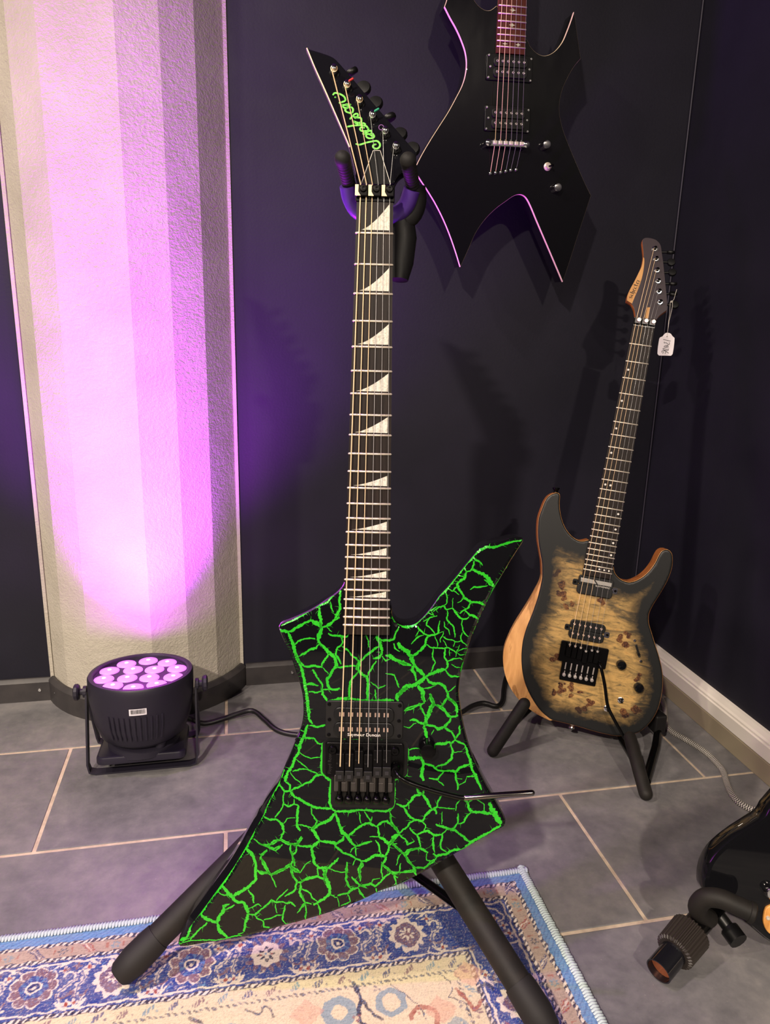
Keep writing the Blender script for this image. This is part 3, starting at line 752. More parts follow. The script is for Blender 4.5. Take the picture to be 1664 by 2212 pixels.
KLOGO= [[(-22.9, 68.1), (-19.6, 67.3), (-11.4, 70.1), (-3.2, 72.1), (0.9, 72.2), (3.9, 68.8), (3.2, 64.8), (-0.5, 63.0), (-3.9, 65.1), (-3.5, 67.3), (-1.0, 68.2)], [(-4.2, 80.8), (-2.9, 77.3), (-6.2, 75.5), (-9.9, 75.8), (-12.5, 78.4), (-10.9, 80.2), (-5.5, 80.6)], [(-4.2, 77.7), (-9.6, 80.7), (-15.4, 80.5)], [(-5.9, 82.5), (-6.8, 84.7), (-10.1, 83.7), (-14.2, 81.9), (-15.4, 81.0)], [(-9.8, 87.3), (-10.1, 84.6), (-13.8, 84.1), (-18.0, 84.4), (-19.3, 86.6), (-18.1, 88.4), (-14.8, 88.0)], [(-33.5, 88.9), (-26.5, 90.4), (-19.8, 91.0), (-14.8, 90.7), (-11.9, 89.9), (-10.2, 87.3)], [(-13.6, 92.5), (-15.8, 93.7), (-18.2, 92.3)], [(-27.4, 95.2), (-24.1, 93.5), (-20.3, 92.3)], [(-18.2, 93.7), (-17.9, 97.2), (-18.8, 99.8), (-22.6, 100.2), (-26.7, 100.9)], [(-26.6, 95.6), (-22.4, 94.0), (-18.7, 94.1)], [(-30.8, 98.6), (-28.8, 101.3), (-26.0, 104.1), (-23.1, 105.0), (-22.2, 102.4), (-25.1, 99.7)], [(-29.4, 105.3), (-34.4, 106.5), (-37.0, 109.1), (-35.4, 111.3), (-31.2, 112.8), (-28.3, 111.1), (-28.2, 107.5), (-29.4, 105.3)], [(-31.3, 115.4), (-36.3, 115.3), (-40.9, 115.2)], [(-31.3, 115.4), (-32.9, 113.2), (-37.5, 111.7), (-40.0, 113.4)], [(-31.3, 115.9), (-36.3, 116.2)], [(-43.5, 117.8), (-39.8, 119.2), (-37.3, 120.6), (-37.8, 124.2), (-40.8, 127.2), (-45.9, 129.3), (-49.7, 129.7), (-51.3, 127.8)], [(-48.9, 124.5), (-48.8, 124.5)]]
KCRACK= '3.6 -102.7 -495.6 -93.2 -497.9;2.8 -93.2 -497.9 -90.1 -506.5 -86.5 -515.6 -83.4 -524.7 -79.3 -534.8 -76.1 -548.1 -73 -560.3 -70.3 -570.5 -68.7 -582.9 -67.5 -596.5;3.6 -83.4 -524.7 -79.3 -534.8 -74.2 -538.8;3 -93.2 -497.4 -83.8 -492.1 -74.9 -487.4 -65 -483.1;4.1 -65 -483.1 -58 -487.5 -52.9 -491.5;1.8 -101.7 -490.5 -86.9 -483.1 -77 -477.8 -67.1 -471.5 -57.3 -466.3 -47.4 -460.5 -39.6 -453.3;3 -56.3 -467.2 -55.7 -474.3 -54.1 -482.4 -54.4 -489.5 -52.9 -491.5;4.3 -52.9 -491.5 -56.8 -500.7 -57.7 -506.8 -55.1 -510.8;2.5 -52.9 -491.5 -47 -490.8 -43 -487.2 -38.1 -482 -32.2 -478.8;2.5 -37.2 -481 -33.3 -471.8 -32.4 -465.7 -33.5 -459.7 -31.3 -446.5;1.5 -46.9 -491.3 -40.9 -496.3;2.2 -45.3 -498.4 -39.8 -500.8 -31.8 -501.2 -23.8 -502 -20.9 -498.4;2 -29.8 -502.1 -28.7 -509.2 -34.6 -515.5 -36.4 -524.7 -32.4 -529.7 -29.3 -535.8;2.8 -55.1 -510.8 -48.6 -515.8 -43.5 -521.8 -37.4 -527.8 -35.2 -538 -40.1 -546.3 -46 -554.6 -46.4 -560.8 -42.3 -566.9 -32.7 -566.7 -30.8 -564.6;2.2 -55.1 -510.8 -59.5 -518 -65.5 -519.7 -72.4 -524.4 -79.4 -527.1;2 -43.5 -521.8 -47.4 -529 -52.3 -536.3 -52.2 -539.3;2.5 -74.2 -539.3 -66.2 -539.1 -59.2 -538.5 -52.2 -539.9;1 -52.2 -539.9 -44.1 -547.9;1.5 -86.5 -514.5 -81.6 -508.8 -73.7 -506.6 -60.7 -505.3;1.8 -35.2 -539 -26.2 -537.8 -11.2 -538;1.8 -27.6 -513.8 -21.6 -518.2 -16.5 -524.3 -11.4 -528.2 -7.3 -532.2;4.6 -7.3 -532.2 -10.2 -537.4 -9.1 -542.5;2 -7.3 -532.2 -1.4 -525 5.5 -519.7 13.3 -514.4 16.3 -512.3;4.1 13 -498.2 15.7 -507.3 18.4 -515.4 19.5 -521.4;2.5 19.5 -521.4 14.6 -526.2 8.6 -528.3;2 12.7 -530.8 7.9 -540.1 3.1 -549.4;3 -9.1 -542.5 -4 -546.5 2.6 -550 3.2 -557.7 2.4 -568 3.1 -578.3;2.5 -9.1 -544.6 -14 -550.8 -18.4 -557.1 -18.7 -567.4 -19.5 -577.7;1.8 19.6 -524.5 23.7 -530.6 28.7 -528.4;3.6 23.5 -523.9 27.5 -523.8 33.7 -528.3 39.7 -531.2 49.7 -534.1;1.2 -1 -498.5 1.2 -505.5 3.9 -514.6;2 15.2 -506.2 27.1 -506 33.1 -504.3 35.9 -496.7 38.7 -488.5;3 30.5 -476.5 34.6 -483.5 42.7 -486.9 48.6 -488.3;1.5 33.2 -508.9 35.3 -515 40.4 -519;2.5 -43.6 -580.3 -30.5 -579.5 -5.4 -579 19.7 -578.9 34.8 -578.6;3 -51.8 -567.1 -50.7 -573.2 -46.6 -578.3 -44.6 -581.9;2 -51.8 -567.1 -51.9 -560.9 -56 -554.8 -60.1 -547.7 -63.2 -542.7;2 -72.9 -562.4 -65.9 -561.2 -55.9 -562.5;1.8 -67.8 -570.5 -59.8 -571.4 -51.8 -569.1;1.8 -51.8 -567.1 -42.8 -566.9;1.2 6.2 -556.6 12.3 -560.6 15.4 -565.1 24.4 -560.3;1.8 11.9 -565.7 13.7 -578;1.5 24 -545.9 34.1 -547.8 38.3 -555.9 40.5 -563;4.1 50.4 -561.8 44.6 -568.1 39.7 -572.3 39.4 -579.6;1.2 -43.5 -459.9 -42.4 -466.9 -39.3 -472.9;2.2 37.5 -485.5 43.5 -488.4 48.5 -488.8 57.4 -485 64.2 -479.8 71 -472.6 78.7 -462.3 86.3 -450 95.9 -438.8 107.4 -424 117.8 -410.2 126.4 -399.1 132.1 -393 139.9 -390.3 148.8 -390.1 159.6 -386.4 173.3 -383.1 181.1 -381.9;2.5 168.3 -409.1 159.9 -424.3 151.6 -439.6 144.1 -454.8 140.5 -464;1 140.5 -464 134 -480.3 127.6 -495.7;1.5 122.2 -514.1 117.6 -529.6 114.6 -544;1.8 123.5 -402.1 129.6 -406.5 135.7 -412.8;1.8 125.7 -408.1 124 -416.1 122.1 -420.1 117.2 -420.2 114.1 -416.3;3.3 124 -418.1 131.1 -420.9 136.1 -422.8 142.2 -428.7 149.5 -436.6 152 -439.1;2.5 138.3 -429.8 143.4 -434.7 150.5 -438.6;1.4 142.5 -436.7 135.7 -439.4 126.7 -439.6 121.8 -442.2;2.4 117.2 -420.2 116.4 -428.3 110.6 -432.4 107.2 -435.5 108.9 -440.5 114 -446.4 116.2 -451.4 123.3 -456.3 129.3 -456.2 139.8 -460;1.4 107.3 -437.5 102 -443.7 96 -441.3;1.2 107.4 -425.5 115.4 -426.3;1.2 102 -443.7 109.1 -448.5;1.4 93.1 -444.9 94.4 -453.9 94.5 -458.9 91.2 -463;1.6 123.3 -457.3 121.5 -463.4 116.7 -467 110.8 -471.2;2.2 116.7 -467 121.9 -473.5 126.9 -474.9 133.5 -477.8;1.2 116.2 -451.4 111.3 -455.5 107.4 -458.2;1.8 101.7 -464.8 96.8 -468 93.8 -467.5 91.2 -463 84.7 -464.7 78.9 -469.4;1.8 101.7 -464.8 106.8 -470.8 112 -476.8 116 -478.2 121.9 -475;1 101.7 -464.8 101.5 -458.8 102.3 -452.7;1.4 95.8 -468 96.1 -477.1 97.1 -479.1 102.3 -485.1 104.5 -491.1 105.7 -500.2;1.4 114 -477.7 113.2 -483.8 114.5 -491.9 116.6 -495.9 121.7 -498.9;1.2 114.5 -493.9 112.8 -502.1 114.9 -506.1 121 -510.1;1.4 81.1 -475.4 75.1 -476.5 73.2 -480.6 71.4 -485.7 76.5 -489.7 81.7 -496.7;1.6 87.2 -480.3 85.4 -487.5 86.6 -494.5 81.7 -497.7 73.7 -498.9 68.7 -497 63.6 -492 60.4 -487;1.2 92.2 -481.2 93.4 -487.3 98.5 -491.2 99.7 -497.3;1 86.6 -495.6 91.6 -494.4 87.9 -503.7 88.9 -506.7;1 81.7 -498.7 85 -508.8 84.1 -513.9;1.4 91.7 -499.5 95.8 -502.5 103.8 -503.8 106.9 -505.3 112.8 -504.2;1.4 68.7 -498 59.8 -502.2 54 -509.5;1.2 63.6 -492 58.8 -500.2;2.4 73.7 -498.9 71 -508.1 67.2 -515.3 61.3 -520.6 53.4 -524.8;1.4 71 -509.1 77.1 -513.1 84.1 -513.9 93.1 -513.7 98.1 -512.6 103.2 -514.6 108.3 -519.5;1.2 104.1 -511.5 105.9 -505.3;1.2 91.8 -503.6 94 -509.7 97.1 -512.6;1.8 94.1 -513.7 94.4 -523.9 98.1 -530 98.8 -535.1 95.9 -539.3;1.4 98.1 -529 104.5 -525.8 112.5 -524.6 115.6 -527.1;1 108.3 -518.5 112.4 -521.5 118.4 -520.4;1.4 80.1 -514 79.4 -524.3 83.6 -531.3 80.8 -536.5 78.4 -542.7;1 100.2 -514.6 100.4 -522.8;1 112 -509.3 108.3 -517.5 107.4 -523.7;1 121.1 -513.1 114.2 -515.3 109.3 -517.5;3.9 38 -507.8 44.2 -515.8 49.3 -518.8 53.4 -524.8 54.6 -529.9 57.7 -534.9;3 38.6 -531.3 44.6 -533.7 54.7 -535;2.8 57.7 -534.9 54.8 -541.2 59.5 -546.2 60.7 -554.4;3.6 58.7 -533.9 63.9 -541 71.1 -548;3.6 95.9 -539.3 88.9 -541.5 84 -544.1 78 -545.3 72.1 -549;4.1 72.1 -549 66.2 -554.3 59.3 -559.6 51.3 -561.8 45.4 -567.1 39.5 -572.3;2 95.9 -540.3 104.2 -547.3 112.7 -547.6;1.2 102.7 -533 108.8 -536.4 113.9 -536.8;3.6 63.3 -559.5 68.5 -565.5 69.7 -573.8 71.9 -579.9;2.8 73.1 -550 79.3 -556 88.4 -556.9 93.5 -559.9 98.7 -567 98.9 -573.1 105.1 -579.2 110.3 -584.3 111.1 -592.7;1.4 98.7 -568 104.6 -562.7 108.5 -559.5;2 98.9 -574.2 94.1 -580.5 91.2 -586.7;1.4 70.5 -563.4 79.5 -562.2 84.4 -559.5;2.5 77.7 -569.5 82 -579.7 82.1 -583.8 79.3 -593.4;2 82.1 -582.8 91.2 -585.7 96.4 -591.8;1.6 72 -580.9 68 -582.1 60 -585.3 47.1 -591.8;1.2 64.9 -581.1 70.2 -592.4;1 83.7 -463.2 73 -470.5 82.1 -475.4;1 76.9 -469.4 81.1 -475.4 84 -474.3;1 67.3 -481.8 74.1 -477.6;2.5 -70.4 -573.7 -68.2 -584 -67.6 -594.3 -66.4 -603.6 -62.3 -609.8;2.8 -67.9 -610.9 -70.3 -618.2 -74.2 -628.7 -78.1 -638.2 -79 -645.5 -84 -654 -86.9 -662.5 -90.9 -670.9 -93.9 -678.4 -94.8 -682.6;2 -96 -667.9 -98.9 -676.4 -102.9 -685.9 -109.9 -699.8 -119.9 -721.2 -125.9 -733;2.5 -66.3 -611.9 -57.2 -613.3 -47.2 -611;2.2 -73.2 -627.2 -61.1 -627.4 -55.9 -633.6 -49.9 -634.5;1.5 -77.3 -618.4 -71.3 -619.3;1.5 -83.2 -636.2 -78.1 -638.2;2.4 -43.9 -629.7 -48.9 -632.9 -49.8 -637.6 -50.6 -650.2 -50.4 -664.8 -48.8 -672.2 -42.1 -678.3 -39 -679.3 -39.3 -693 -40.1 -706.8 -37.5 -715.2 -32.3 -718.3 -14 -717.9 6.4 -716.9 26.8 -717.1 32.9 -716.4 37.9 -711.5;1.2 -43.9 -629.7 -25.7 -629.3 4.6 -629.7 40.9 -630;1.8 29.7 -630.2 44.9 -630.4 50 -632.4 52.7 -637.5 54 -649 53.2 -659.5 52 -672.2 43 -676.6 39.5 -678.7 39.3 -691.4 39.1 -707.3 35.7 -713.7 31.7 -717;1.2 -78 -645.5 -69.9 -651.1 -63.8 -652.5 -51.6 -651.2;1.2 -82 -654 -74.8 -660.1 -67.6 -665.7;1.6 -85.8 -669.8 -77.8 -666.5 -67.6 -665.7 -60.5 -669.3 -55.4 -672.3;2.2 -48.8 -673.2 -57.4 -674.4 -63.4 -680.9 -71.4 -686.3 -78.5 -690.7 -87.6 -694;1 -88.9 -669.8 -82.7 -678.1 -74.5 -686.4;1.8 -94.8 -682.6 -88.7 -686.7 -89.6 -694.1 -95.7 -695.3 -101.9 -687;2.5 -88.6 -694.1 -83.4 -702.4 -77.3 -704.4 -69.1 -710.6 -58.9 -714.6 -48.6 -716.5 -37.5 -715.7;1.6 -95.7 -695.3 -95.6 -709 -100.5 -719.7 -106.6 -728.3;1.8 -83.4 -704.5 -83.3 -710.9 -89.4 -713.1 -96.6 -711.1;2.4 -83.3 -710.9 -79.2 -712.9 -80.1 -723.5 -78.9 -737.3 -75.8 -744.7;2.4 -119.8 -727.5 -112.7 -731.1 -105.5 -730.4 -97.3 -736.6 -95.2 -746.2 -100.2 -755.9;1 -97.3 -736.6 -91.3 -729.1 -82.1 -727.8;1.6 -62.9 -714.7 -61.8 -723.1 -54.5 -731.5 -60.5 -742.3;2.8 -32.3 -719.3 -39.3 -728 -44.3 -731.3 -52.4 -736.8 -59.5 -741.2 -60.5 -743.3 -54.3 -751.7 -51.1 -757;1.8 -78.9 -737.3 -68.7 -739.2 -60.5 -741.2;3.5 -33.3 -720.4 -30 -732 -24.7 -744.7 -17.5 -749.9 -13.3 -757.3 -8 -762.5;2.4 -8 -763.1 -3 -760.8 6.2 -756.9 12.3 -756.2;2.4 -17.5 -749.9 -10.4 -744.4 -1.4 -735.7 8.7 -732.3 17 -737.5;1.2 -4.8 -718.8 -1.4 -733.6;1.4 2.3 -718.6 7.7 -729.1 10.8 -731.2 11.6 -724.8;2.2 17 -737.5 22 -733.6 30.1 -730.3 35.3 -733.9 41.6 -739.1 43.7 -745.4;1.8 32.9 -718 34.2 -730.7;2.4 19.1 -737.4 20.4 -750.2;3 20.4 -750.2 25.5 -752.2 32.8 -758.5 43.7 -748.6;1.2 9.1 -750.4 20.4 -750.2;3 -51.1 -757 -38.8 -759.4 -31.6 -760.3 -23.6 -753.2 -22.6 -750;3 -51.1 -757 -58.2 -762.5 -61.2 -767.9 -61.1 -776.5 -57.9 -785 -53.7 -789.2;2.6 -33.6 -762 -28.4 -767.2 -22.2 -771.4 -15 -773.4 -7.8 -778.1 -0.5 -781.7;1.8 -8 -763.1 -11 -766.9 -14 -771.2;1.6 -8 -763.1 -6.8 -775.4;2.4 -80.7 -761.9 -72.6 -753.2;2.4 -100.2 -756.4 -92 -760.5 -80.7 -761.9 -68.4 -763.2 -60.2 -763.6;1.8 -100.2 -756.4 -110.4 -762.5 -117.5 -763.7 -125.7 -761.7;1.6 -116.5 -765.8 -106.2 -769.9 -97.1 -762.2;2 -80.7 -763 -81.6 -771.5 -84.6 -774.8 -87.8 -769.5 -87.3 -763.1;1.8 -84.6 -775.9 -82.5 -784.4 -82.4 -789.8;1.4 -125.6 -774.6 -121.5 -776.6 -115.4 -771.2;2 -123.5 -781 -118.3 -791.6 -113.1 -798 -110 -801.1;2.6 -110 -801.1 -99.8 -795.5 -88.6 -788.9 -82.4 -795.2 -75.1 -798.3;1.8 -125.4 -797.1 -113.1 -800.1;2 -86.5 -793.1 -83.3 -804.9;1.4 -75.1 -798.3 -68.1 -787.4 -62 -782.9;2.6 -53.7 -789.2 -51.6 -791.3 -41.4 -790.6 -35.3 -784.5 -28.3 -777.9;2.8 -41.4 -791.1 -45.4 -799.8 -44.2 -805.2;1.4 -39.3 -792.1 -33.1 -795.2 -18.7 -796;2 -17.9 -783.1 -18.8 -789.6 -17.5 -804.6;2.6 -0.5 -781.7 7.6 -778.3 14.7 -773.8 22.9 -773.7 30.1 -775.7 26.2 -784.3;2.2 -0.5 -781.7 -2.4 -791.4 -1.1 -804.3;1.6 -7.7 -778.6 -10.7 -787.3;1.6 16.4 -754.5 20.7 -764.1 23.9 -773.7;2 32.8 -759.5 32 -769.2 28.1 -775.7;2 24.1 -782.2 30.4 -789.6 37.8 -797 45 -802.3;1.8 43 -758.3 37 -760.5;3.6 68.6 -570.8 71.3 -579;3.3 78.7 -570.6 83 -581.8 78.2 -591.2 75.4 -600.6 73.7 -609 70.7 -612.1;1.6 47 -591.9 55.9 -585.5 66.4 -582.7 67 -587.3 72.3 -595.5 75.4 -599.6;2.2 83.5 -583.4 92.2 -585.8 98.4 -593.9 103.6 -598 112.6 -595.7;2 92.1 -585.2 98.9 -574.3;1.8 98.9 -574.3 109.2 -581.3 110.6 -595.7;2.4 54.3 -603.1 62.4 -603 69.6 -606.5 76.7 -608.4 83.8 -609.8 88.9 -613.3 95.9 -610.1 101.7 -602.1 103.1 -597.4;1 47.5 -610.6 54.6 -613.5 62.5 -606.1;3.6 70.7 -611.1 74.9 -618.3 75.6 -624.5;1.2 83.9 -614 81 -620.3;2.2 95.9 -610.6 105.2 -616.6 109.4 -622.8 110.5 -626.9 105.7 -632.3 107.9 -640.6 105.1 -649 98.2 -655.4 87.2 -660.9;1.8 109.5 -624.9 115.3 -617.5 115 -608.1;1.8 110.5 -626.9 118.8 -630.9 121.8 -631.9;2.6 85.4 -632.7 94.5 -630.9 102.5 -629.2 105.1 -632.3;2.6 121.8 -631.9 124.2 -642.3 129.2 -654.8 134.2 -668.3 138.6 -678.8 144 -688.2;3.6 54.5 -651.1 62.6 -648.3 69.7 -648.2 73.3 -653.9 72.1 -662.3 71.3 -672.8 73.5 -678;2.2 73.9 -657 84.1 -658.9 91.4 -665 99.5 -664.9 111.7 -665.1 116.6 -659.8 128.7 -655.3;1.2 108 -641.6 119.1 -640.3;1.4 53.3 -640.7 60.3 -637.9 66.3 -637.8;2 111.7 -665.7 112.5 -674.1 115.4 -684.5 114.5 -688.8;1 113 -674 120.1 -674.9;1.8 97.5 -665.9 90.7 -676.6 79.5 -674.7;1.4 90.8 -677.7 98.1 -683.8;1.6 125.1 -671.7 135.3 -671.5;1 125.2 -672.7 124.3 -679.1 115.3 -683.5;2.4 40.7 -707.8 47.9 -711.8 55 -709 60.8 -698.3 65.8 -695.1 72.9 -693.9 75.8 -686.4;2.4 64.5 -685.6 66.8 -692.9 72.9 -693.9 77.2 -701.2 81.4 -708.5 84.6 -713.7;1.8 84.6 -713.7 90.7 -710.4 91.5 -703 95.4 -696.6;2.4 49.9 -712.3 57.3 -722.8 63.6 -728 72.8 -728.9 75.7 -721.4 81.6 -714.9 87.2 -713.7 89.9 -720;1.8 56 -708 56.1 -714.3;1.4 90.7 -711 98.9 -711.3 112.2 -712.6;2.6 119.8 -697.1 128.2 -703.3 129.4 -710.7 133.7 -715.9 143.9 -715.7 151.1 -716.6 159.3 -717.5;2.2 129.2 -703.3 137.2 -698.9 146.3 -696.6;1.4 137.2 -699.9 146.7 -707.1 147.9 -714.5;1.4 118.9 -700.3 114 -707.8 113.3 -715.3;4.6 153.7 -703.8 157.1 -713.3 161.3 -718.5 165.7 -725.9 168.9 -731.1;2.6 169 -732.2 155 -741 142.9 -748.7 132.9 -755.3 120.9 -764.2;2.4 120.9 -764.2 112.8 -765.9 104.7 -770.4 91.4 -773.3 87.2 -770.2;1.8 133.7 -715.9 126.7 -722.4 123.9 -728.9 116.8 -731.7;1.8 116.4 -718.4 116.8 -730.1 111.9 -737.6 102.7 -738.9;2.2 89.3 -732.8 97.5 -735.8 105.8 -738.8 114 -739.7 121.3 -744.9 127.6 -750.1 133.4 -754.8;1.2 97 -716.7 96.9 -732.6;1.8 102.7 -738.9 97.8 -745.4 97.1 -755 97.3 -762.5 103.6 -767.7;2.4 63.6 -728 56.5 -731.3 54.6 -735.6 45.6 -745.4;1.8 72.8 -729.4 77 -734.1 75.2 -741.6;2.2 66.1 -747.1 72.2 -742.7 80.3 -741.5 87.6 -746.7 96.8 -745.4;1.8 57.7 -737.7 61.9 -742.9 67.2 -747.1 70.5 -755.6 71.6 -762;2.4 33.9 -722.2 35.2 -733.9 41.4 -739.1 45.7 -746.5;2.8 45.7 -746.5 38.6 -749.8 36.7 -757.3 32.7 -761.7;2 45.7 -746.5 51.9 -751.7 55.2 -760.2 64.3 -754.6;1.8 87.6 -747.7 86.9 -757.4 89.3 -769.1;2.2 37.8 -759.4 46.2 -767.8 53.5 -773.1 56.4 -767.6 64.6 -765.3 70.7 -763.1 81.1 -769.3;2.2 53.5 -774.1 56.7 -780.5 65.1 -787.9;1.4 65.1 -787.9 76.5 -789.8 88.6 -780.9 91.5 -774.4;1.2 79 -770.4 80.3 -777.9 88.6 -780.9;1.4 65.1 -787.9 67.4 -794.3 54 -794.5 39.7 -795.9 33.4 -792.8;1.2 48.3 -771 43.4 -778.6 42.5 -786.2;2.6 -111.8 -701.6 -121.3 -726.1 -135.3 -752.9 -143.4 -769 -159.6 -797.2 -175.9 -821.2 -195.3 -849.7 -207.6 -867.3 -214.9 -883.7 -225.2 -890.5;3.3 -142.4 -767.9 -135.2 -774.2 -131 -785.9 -130.9 -796.6 -128.8 -807.3 -136.9 -818.2 -147.2 -822.7 -157.4 -830.5;3.7 -170.8 -815.7 -164.6 -825.3 -157.4 -832.7 -151.2 -837.9 -144 -837.8 -140.9 -844.2 -138.8 -851.8;1.8 -132.2 -756 -125.1 -762.3 -115.9 -765.3 -106.7 -769.3 -97.5 -763.8;2.4 -115.9 -765.3 -107.8 -758.7 -98.6 -756.4 -86.4 -760.4 -80.2 -761.3 -74.2 -751.6;2 -115.8 -769.5 -122.9 -775 -123.9 -780.4 -117.7 -789.9 -113.6 -798.4 -110.5 -801.5;2.6 -128.9 -795.5 -121.7 -799.6 -114.6 -797.3 -110.5 -801.5 -100.3 -796 -88.1 -789.3 -81.9 -794.5 -75.7 -797.6;2.2 -87.1 -789.3 -82 -782.7 -84.1 -775.3 -87.3 -771.1;1.4 -110.4 -802.6 -108.3 -810.1 -104.2 -817.5;2 -87 -790.3 -83.8 -803.1 -79.7 -809.5 -80.6 -820.3 -85.6 -824.7 -93.8 -829.2;2.4 -79.6 -810.6 -73.5 -810.5 -69.5 -806.1;2.4 -74.5 -811.6 -74.4 -823.4 -69.1 -836.3;2 -139 -821.5 -133.8 -827.9 -131.7 -838.6;1.6 -137.8 -845.2 -126.5 -840.1 -122.4 -842.8;1.8 -138.8 -852.8 -130.6 -853.8 -123.4 -846 -116.3 -840.5 -112.2 -837.1 -110.2 -831.7 -104 -835.9 -96.8 -836.8 -91.6 -838.9 -85.5 -836.6 -80.3 -841.9;1.4 -104 -835.9 -98.9 -828.2 -89.8 -819.4;1.6 -92.7 -840 -95.6 -850.9 -96.6 -859.6 -91.4 -864.9;1.6 -95.6 -853.1 -103.8 -853.2 -111 -858.8 -119.2 -860;1.8 -130.6 -853.8 -124.4 -859.1 -119.2 -862.2 -119.1 -869.8 -111.9 -869.7;1.4 -105 -839.2 -102.8 -851;3 -138.8 -852.8 -142.8 -863.8 -143.8 -875.8;1.4 -143.8 -876.9 -151 -878.6;3.3 -196.3 -854 -190.2 -861.5 -176.8 -864.5 -173.7 -855.7 -169.6 -849.1 -169.7 -842.6 -161.4 -840.3;1.8 -167.6 -848 -155.3 -841.3;3.9 -176.8 -864.5 -174.7 -872 -169.5 -878.5 -164.4 -883.8;2 -189.1 -864.7 -199.4 -873.6 -207.7 -884.7 -209.7 -888;1.4 -209.7 -884.7 -220 -890.4;1.2 -224.2 -892.7 -209.7 -889.6 -190.1 -888.2 -165.4 -884.9 -145.8 -881.3;1.6 -175.9 -824.4 -167.6 -829.6 -162.5 -829.5;1.6 -69.1 -837.3 -73.1 -842.8 -78.2 -850.5;1.6 -69 -838.4 -66.9 -849.2 -67.8 -857.9;3.5 -46.8 -792.8 -44.6 -803.5 -40.4 -811 -37.2 -818.4 -38.1 -824.9 -45.2 -831.6 -53.3 -836 -58.4 -839.4;2.8 -74.2 -810.6 -67.1 -806.1 -53.8 -802.6 -45.6 -805.7;1.4 -54 -789.8 -52.8 -802.6;2 -38.1 -824.9 -32.9 -829.1 -28.8 -829.1;2 -74.1 -818.1 -65.9 -821.2 -60.6 -828.6 -53.4 -835;1.8 -73.8 -844 -67.7 -837.4 -60.5 -838.4;1.4 -67.7 -837.4 -71.9 -827.8 -74 -823.5;1.6 -53.3 -837.1 -51.2 -843.6 -50.5 -852.2;1.8 -67.6 -849.3 -67.4 -859.1;2 -18.2 -787.9 -17.9 -805.1 -12.6 -817.9;2.4 -3.4 -815.6 -10.5 -817.9 -16.6 -823.4 -28.8 -826.9;2.4 -11.9 -801.8 -7.7 -807.1 -2.4 -813.4 6.9 -815.9;2 -3.4 -816.7 1.9 -824.1 5.1 -829.5;2.2 -3.4 -814.5 11.9 -811 17.1 -815.2 24.1 -807.5 27.1 -802.1 36.2 -795.4;2 -1.9 -787.6 -1.5 -808;1.4 1.1 -783.3 1.2 -787.5 -1.8 -793;1.8 18.2 -816.2 20.4 -822.7;1.2 12.9 -809.9 14.9 -805.5 23 -803.2;2.2 24.6 -783.9 32 -791.2 38.2 -796.4 47.4 -795.2;1.4 24.6 -783.9 23.9 -795.7 26.1 -803.1;1.8 39.3 -797.5 42.6 -806 43.7 -811.4;1.4 47.4 -795.2 53.5 -794 64.7 -791.6;2.2 53 -773.6 57.3 -780 64.7 -788.4 65.8 -794.8 68 -799.1;1.4 64.7 -788.4 75.9 -788.2 83.9 -781.6 88.9 -777.2;2 38.4 -760 46.7 -767.4 53 -773.6 57 -767.1 68.1 -762.6 72.2 -762.6;1.4 48.2 -783.4 46.4 -794.1;1.4 -16.6 -824.5 -12.3 -834.1 -24.5 -839.8;1.2 -28.8 -830.1 -26.6 -840.9;0.8 58.9 -804.6 43.7 -812.5 18.3 -823.8'
SB1= [(-26.7, -428.6), (-41.6, -433.7), (-56.9, -429.1), (-70.2, -419.6), (-81.5, -405.3), (-90.8, -386.2), (-96.4, -366.4), (-99.0, -349.0), (-105.2, -346.6), (-117.0, -353.7), (-123.7, -365.2), (-127.6, -383.8), (-130.2, -402.1), (-128.5, -422.7), (-123.8, -445.8), (-117.3, -465.5), (-108.4, -490.8), (-103.6, -514.0)]
SFO= [(-104.0, -527.3), (-109.4, -546.5), (-118.0, -572.5), (-128.2, -598.8), (-138.4, -625.2), (-145.7, -651.2), (-150.1, -676.6), (-148.2, -700.8), (-141.7, -724.0), (-128.2, -749.0), (-109.5, -769.7), (-89.1, -783.8), (-66.3, -794.4), (-47.5, -799.6), (-33.7, -802.1)]
SFI= [(-102.6, -521.3), (-104.0, -556.1), (-109.0, -593.3), (-115.2, -624.8), (-117.6, -652.6), (-115.2, -682.5), (-108.5, -711.6), (-98.0, -736.9), (-81.9, -760.9), (-60.0, -783.8), (-40.1, -796.3)]
SB2= [(-30.7, -799.5), (-13.1, -799.6), (16.4, -800.8), (46.0, -803.5), (75.2, -804.7), (103.7, -803.0), (133.0, -790.6), (145.1, -778.9), (156.1, -761.5), (164.1, -735.8), (166.2, -708.5), (164.1, -682.1), (157.9, -656.6), (147.7, -631.9), (136.6, -610.4), (125.6, -588.8), (116.4, -569.9), (113.2, -552.7), (116.9, -534.3), (126.3, -508.8), (135.2, -480.6), (139.1, -456.4), (138.1, -439.0), (133.3, -425.2), (125.3, -420.2), (116.2, -424.0), (111.2, -435.1), (107.1, -450.6), (96.8, -471.7), (82.8, -487.6), (67.4, -496.4), (53.1, -496.2), (42.1, -490.9), (33.3, -482.2), (30.4, -473.8)]
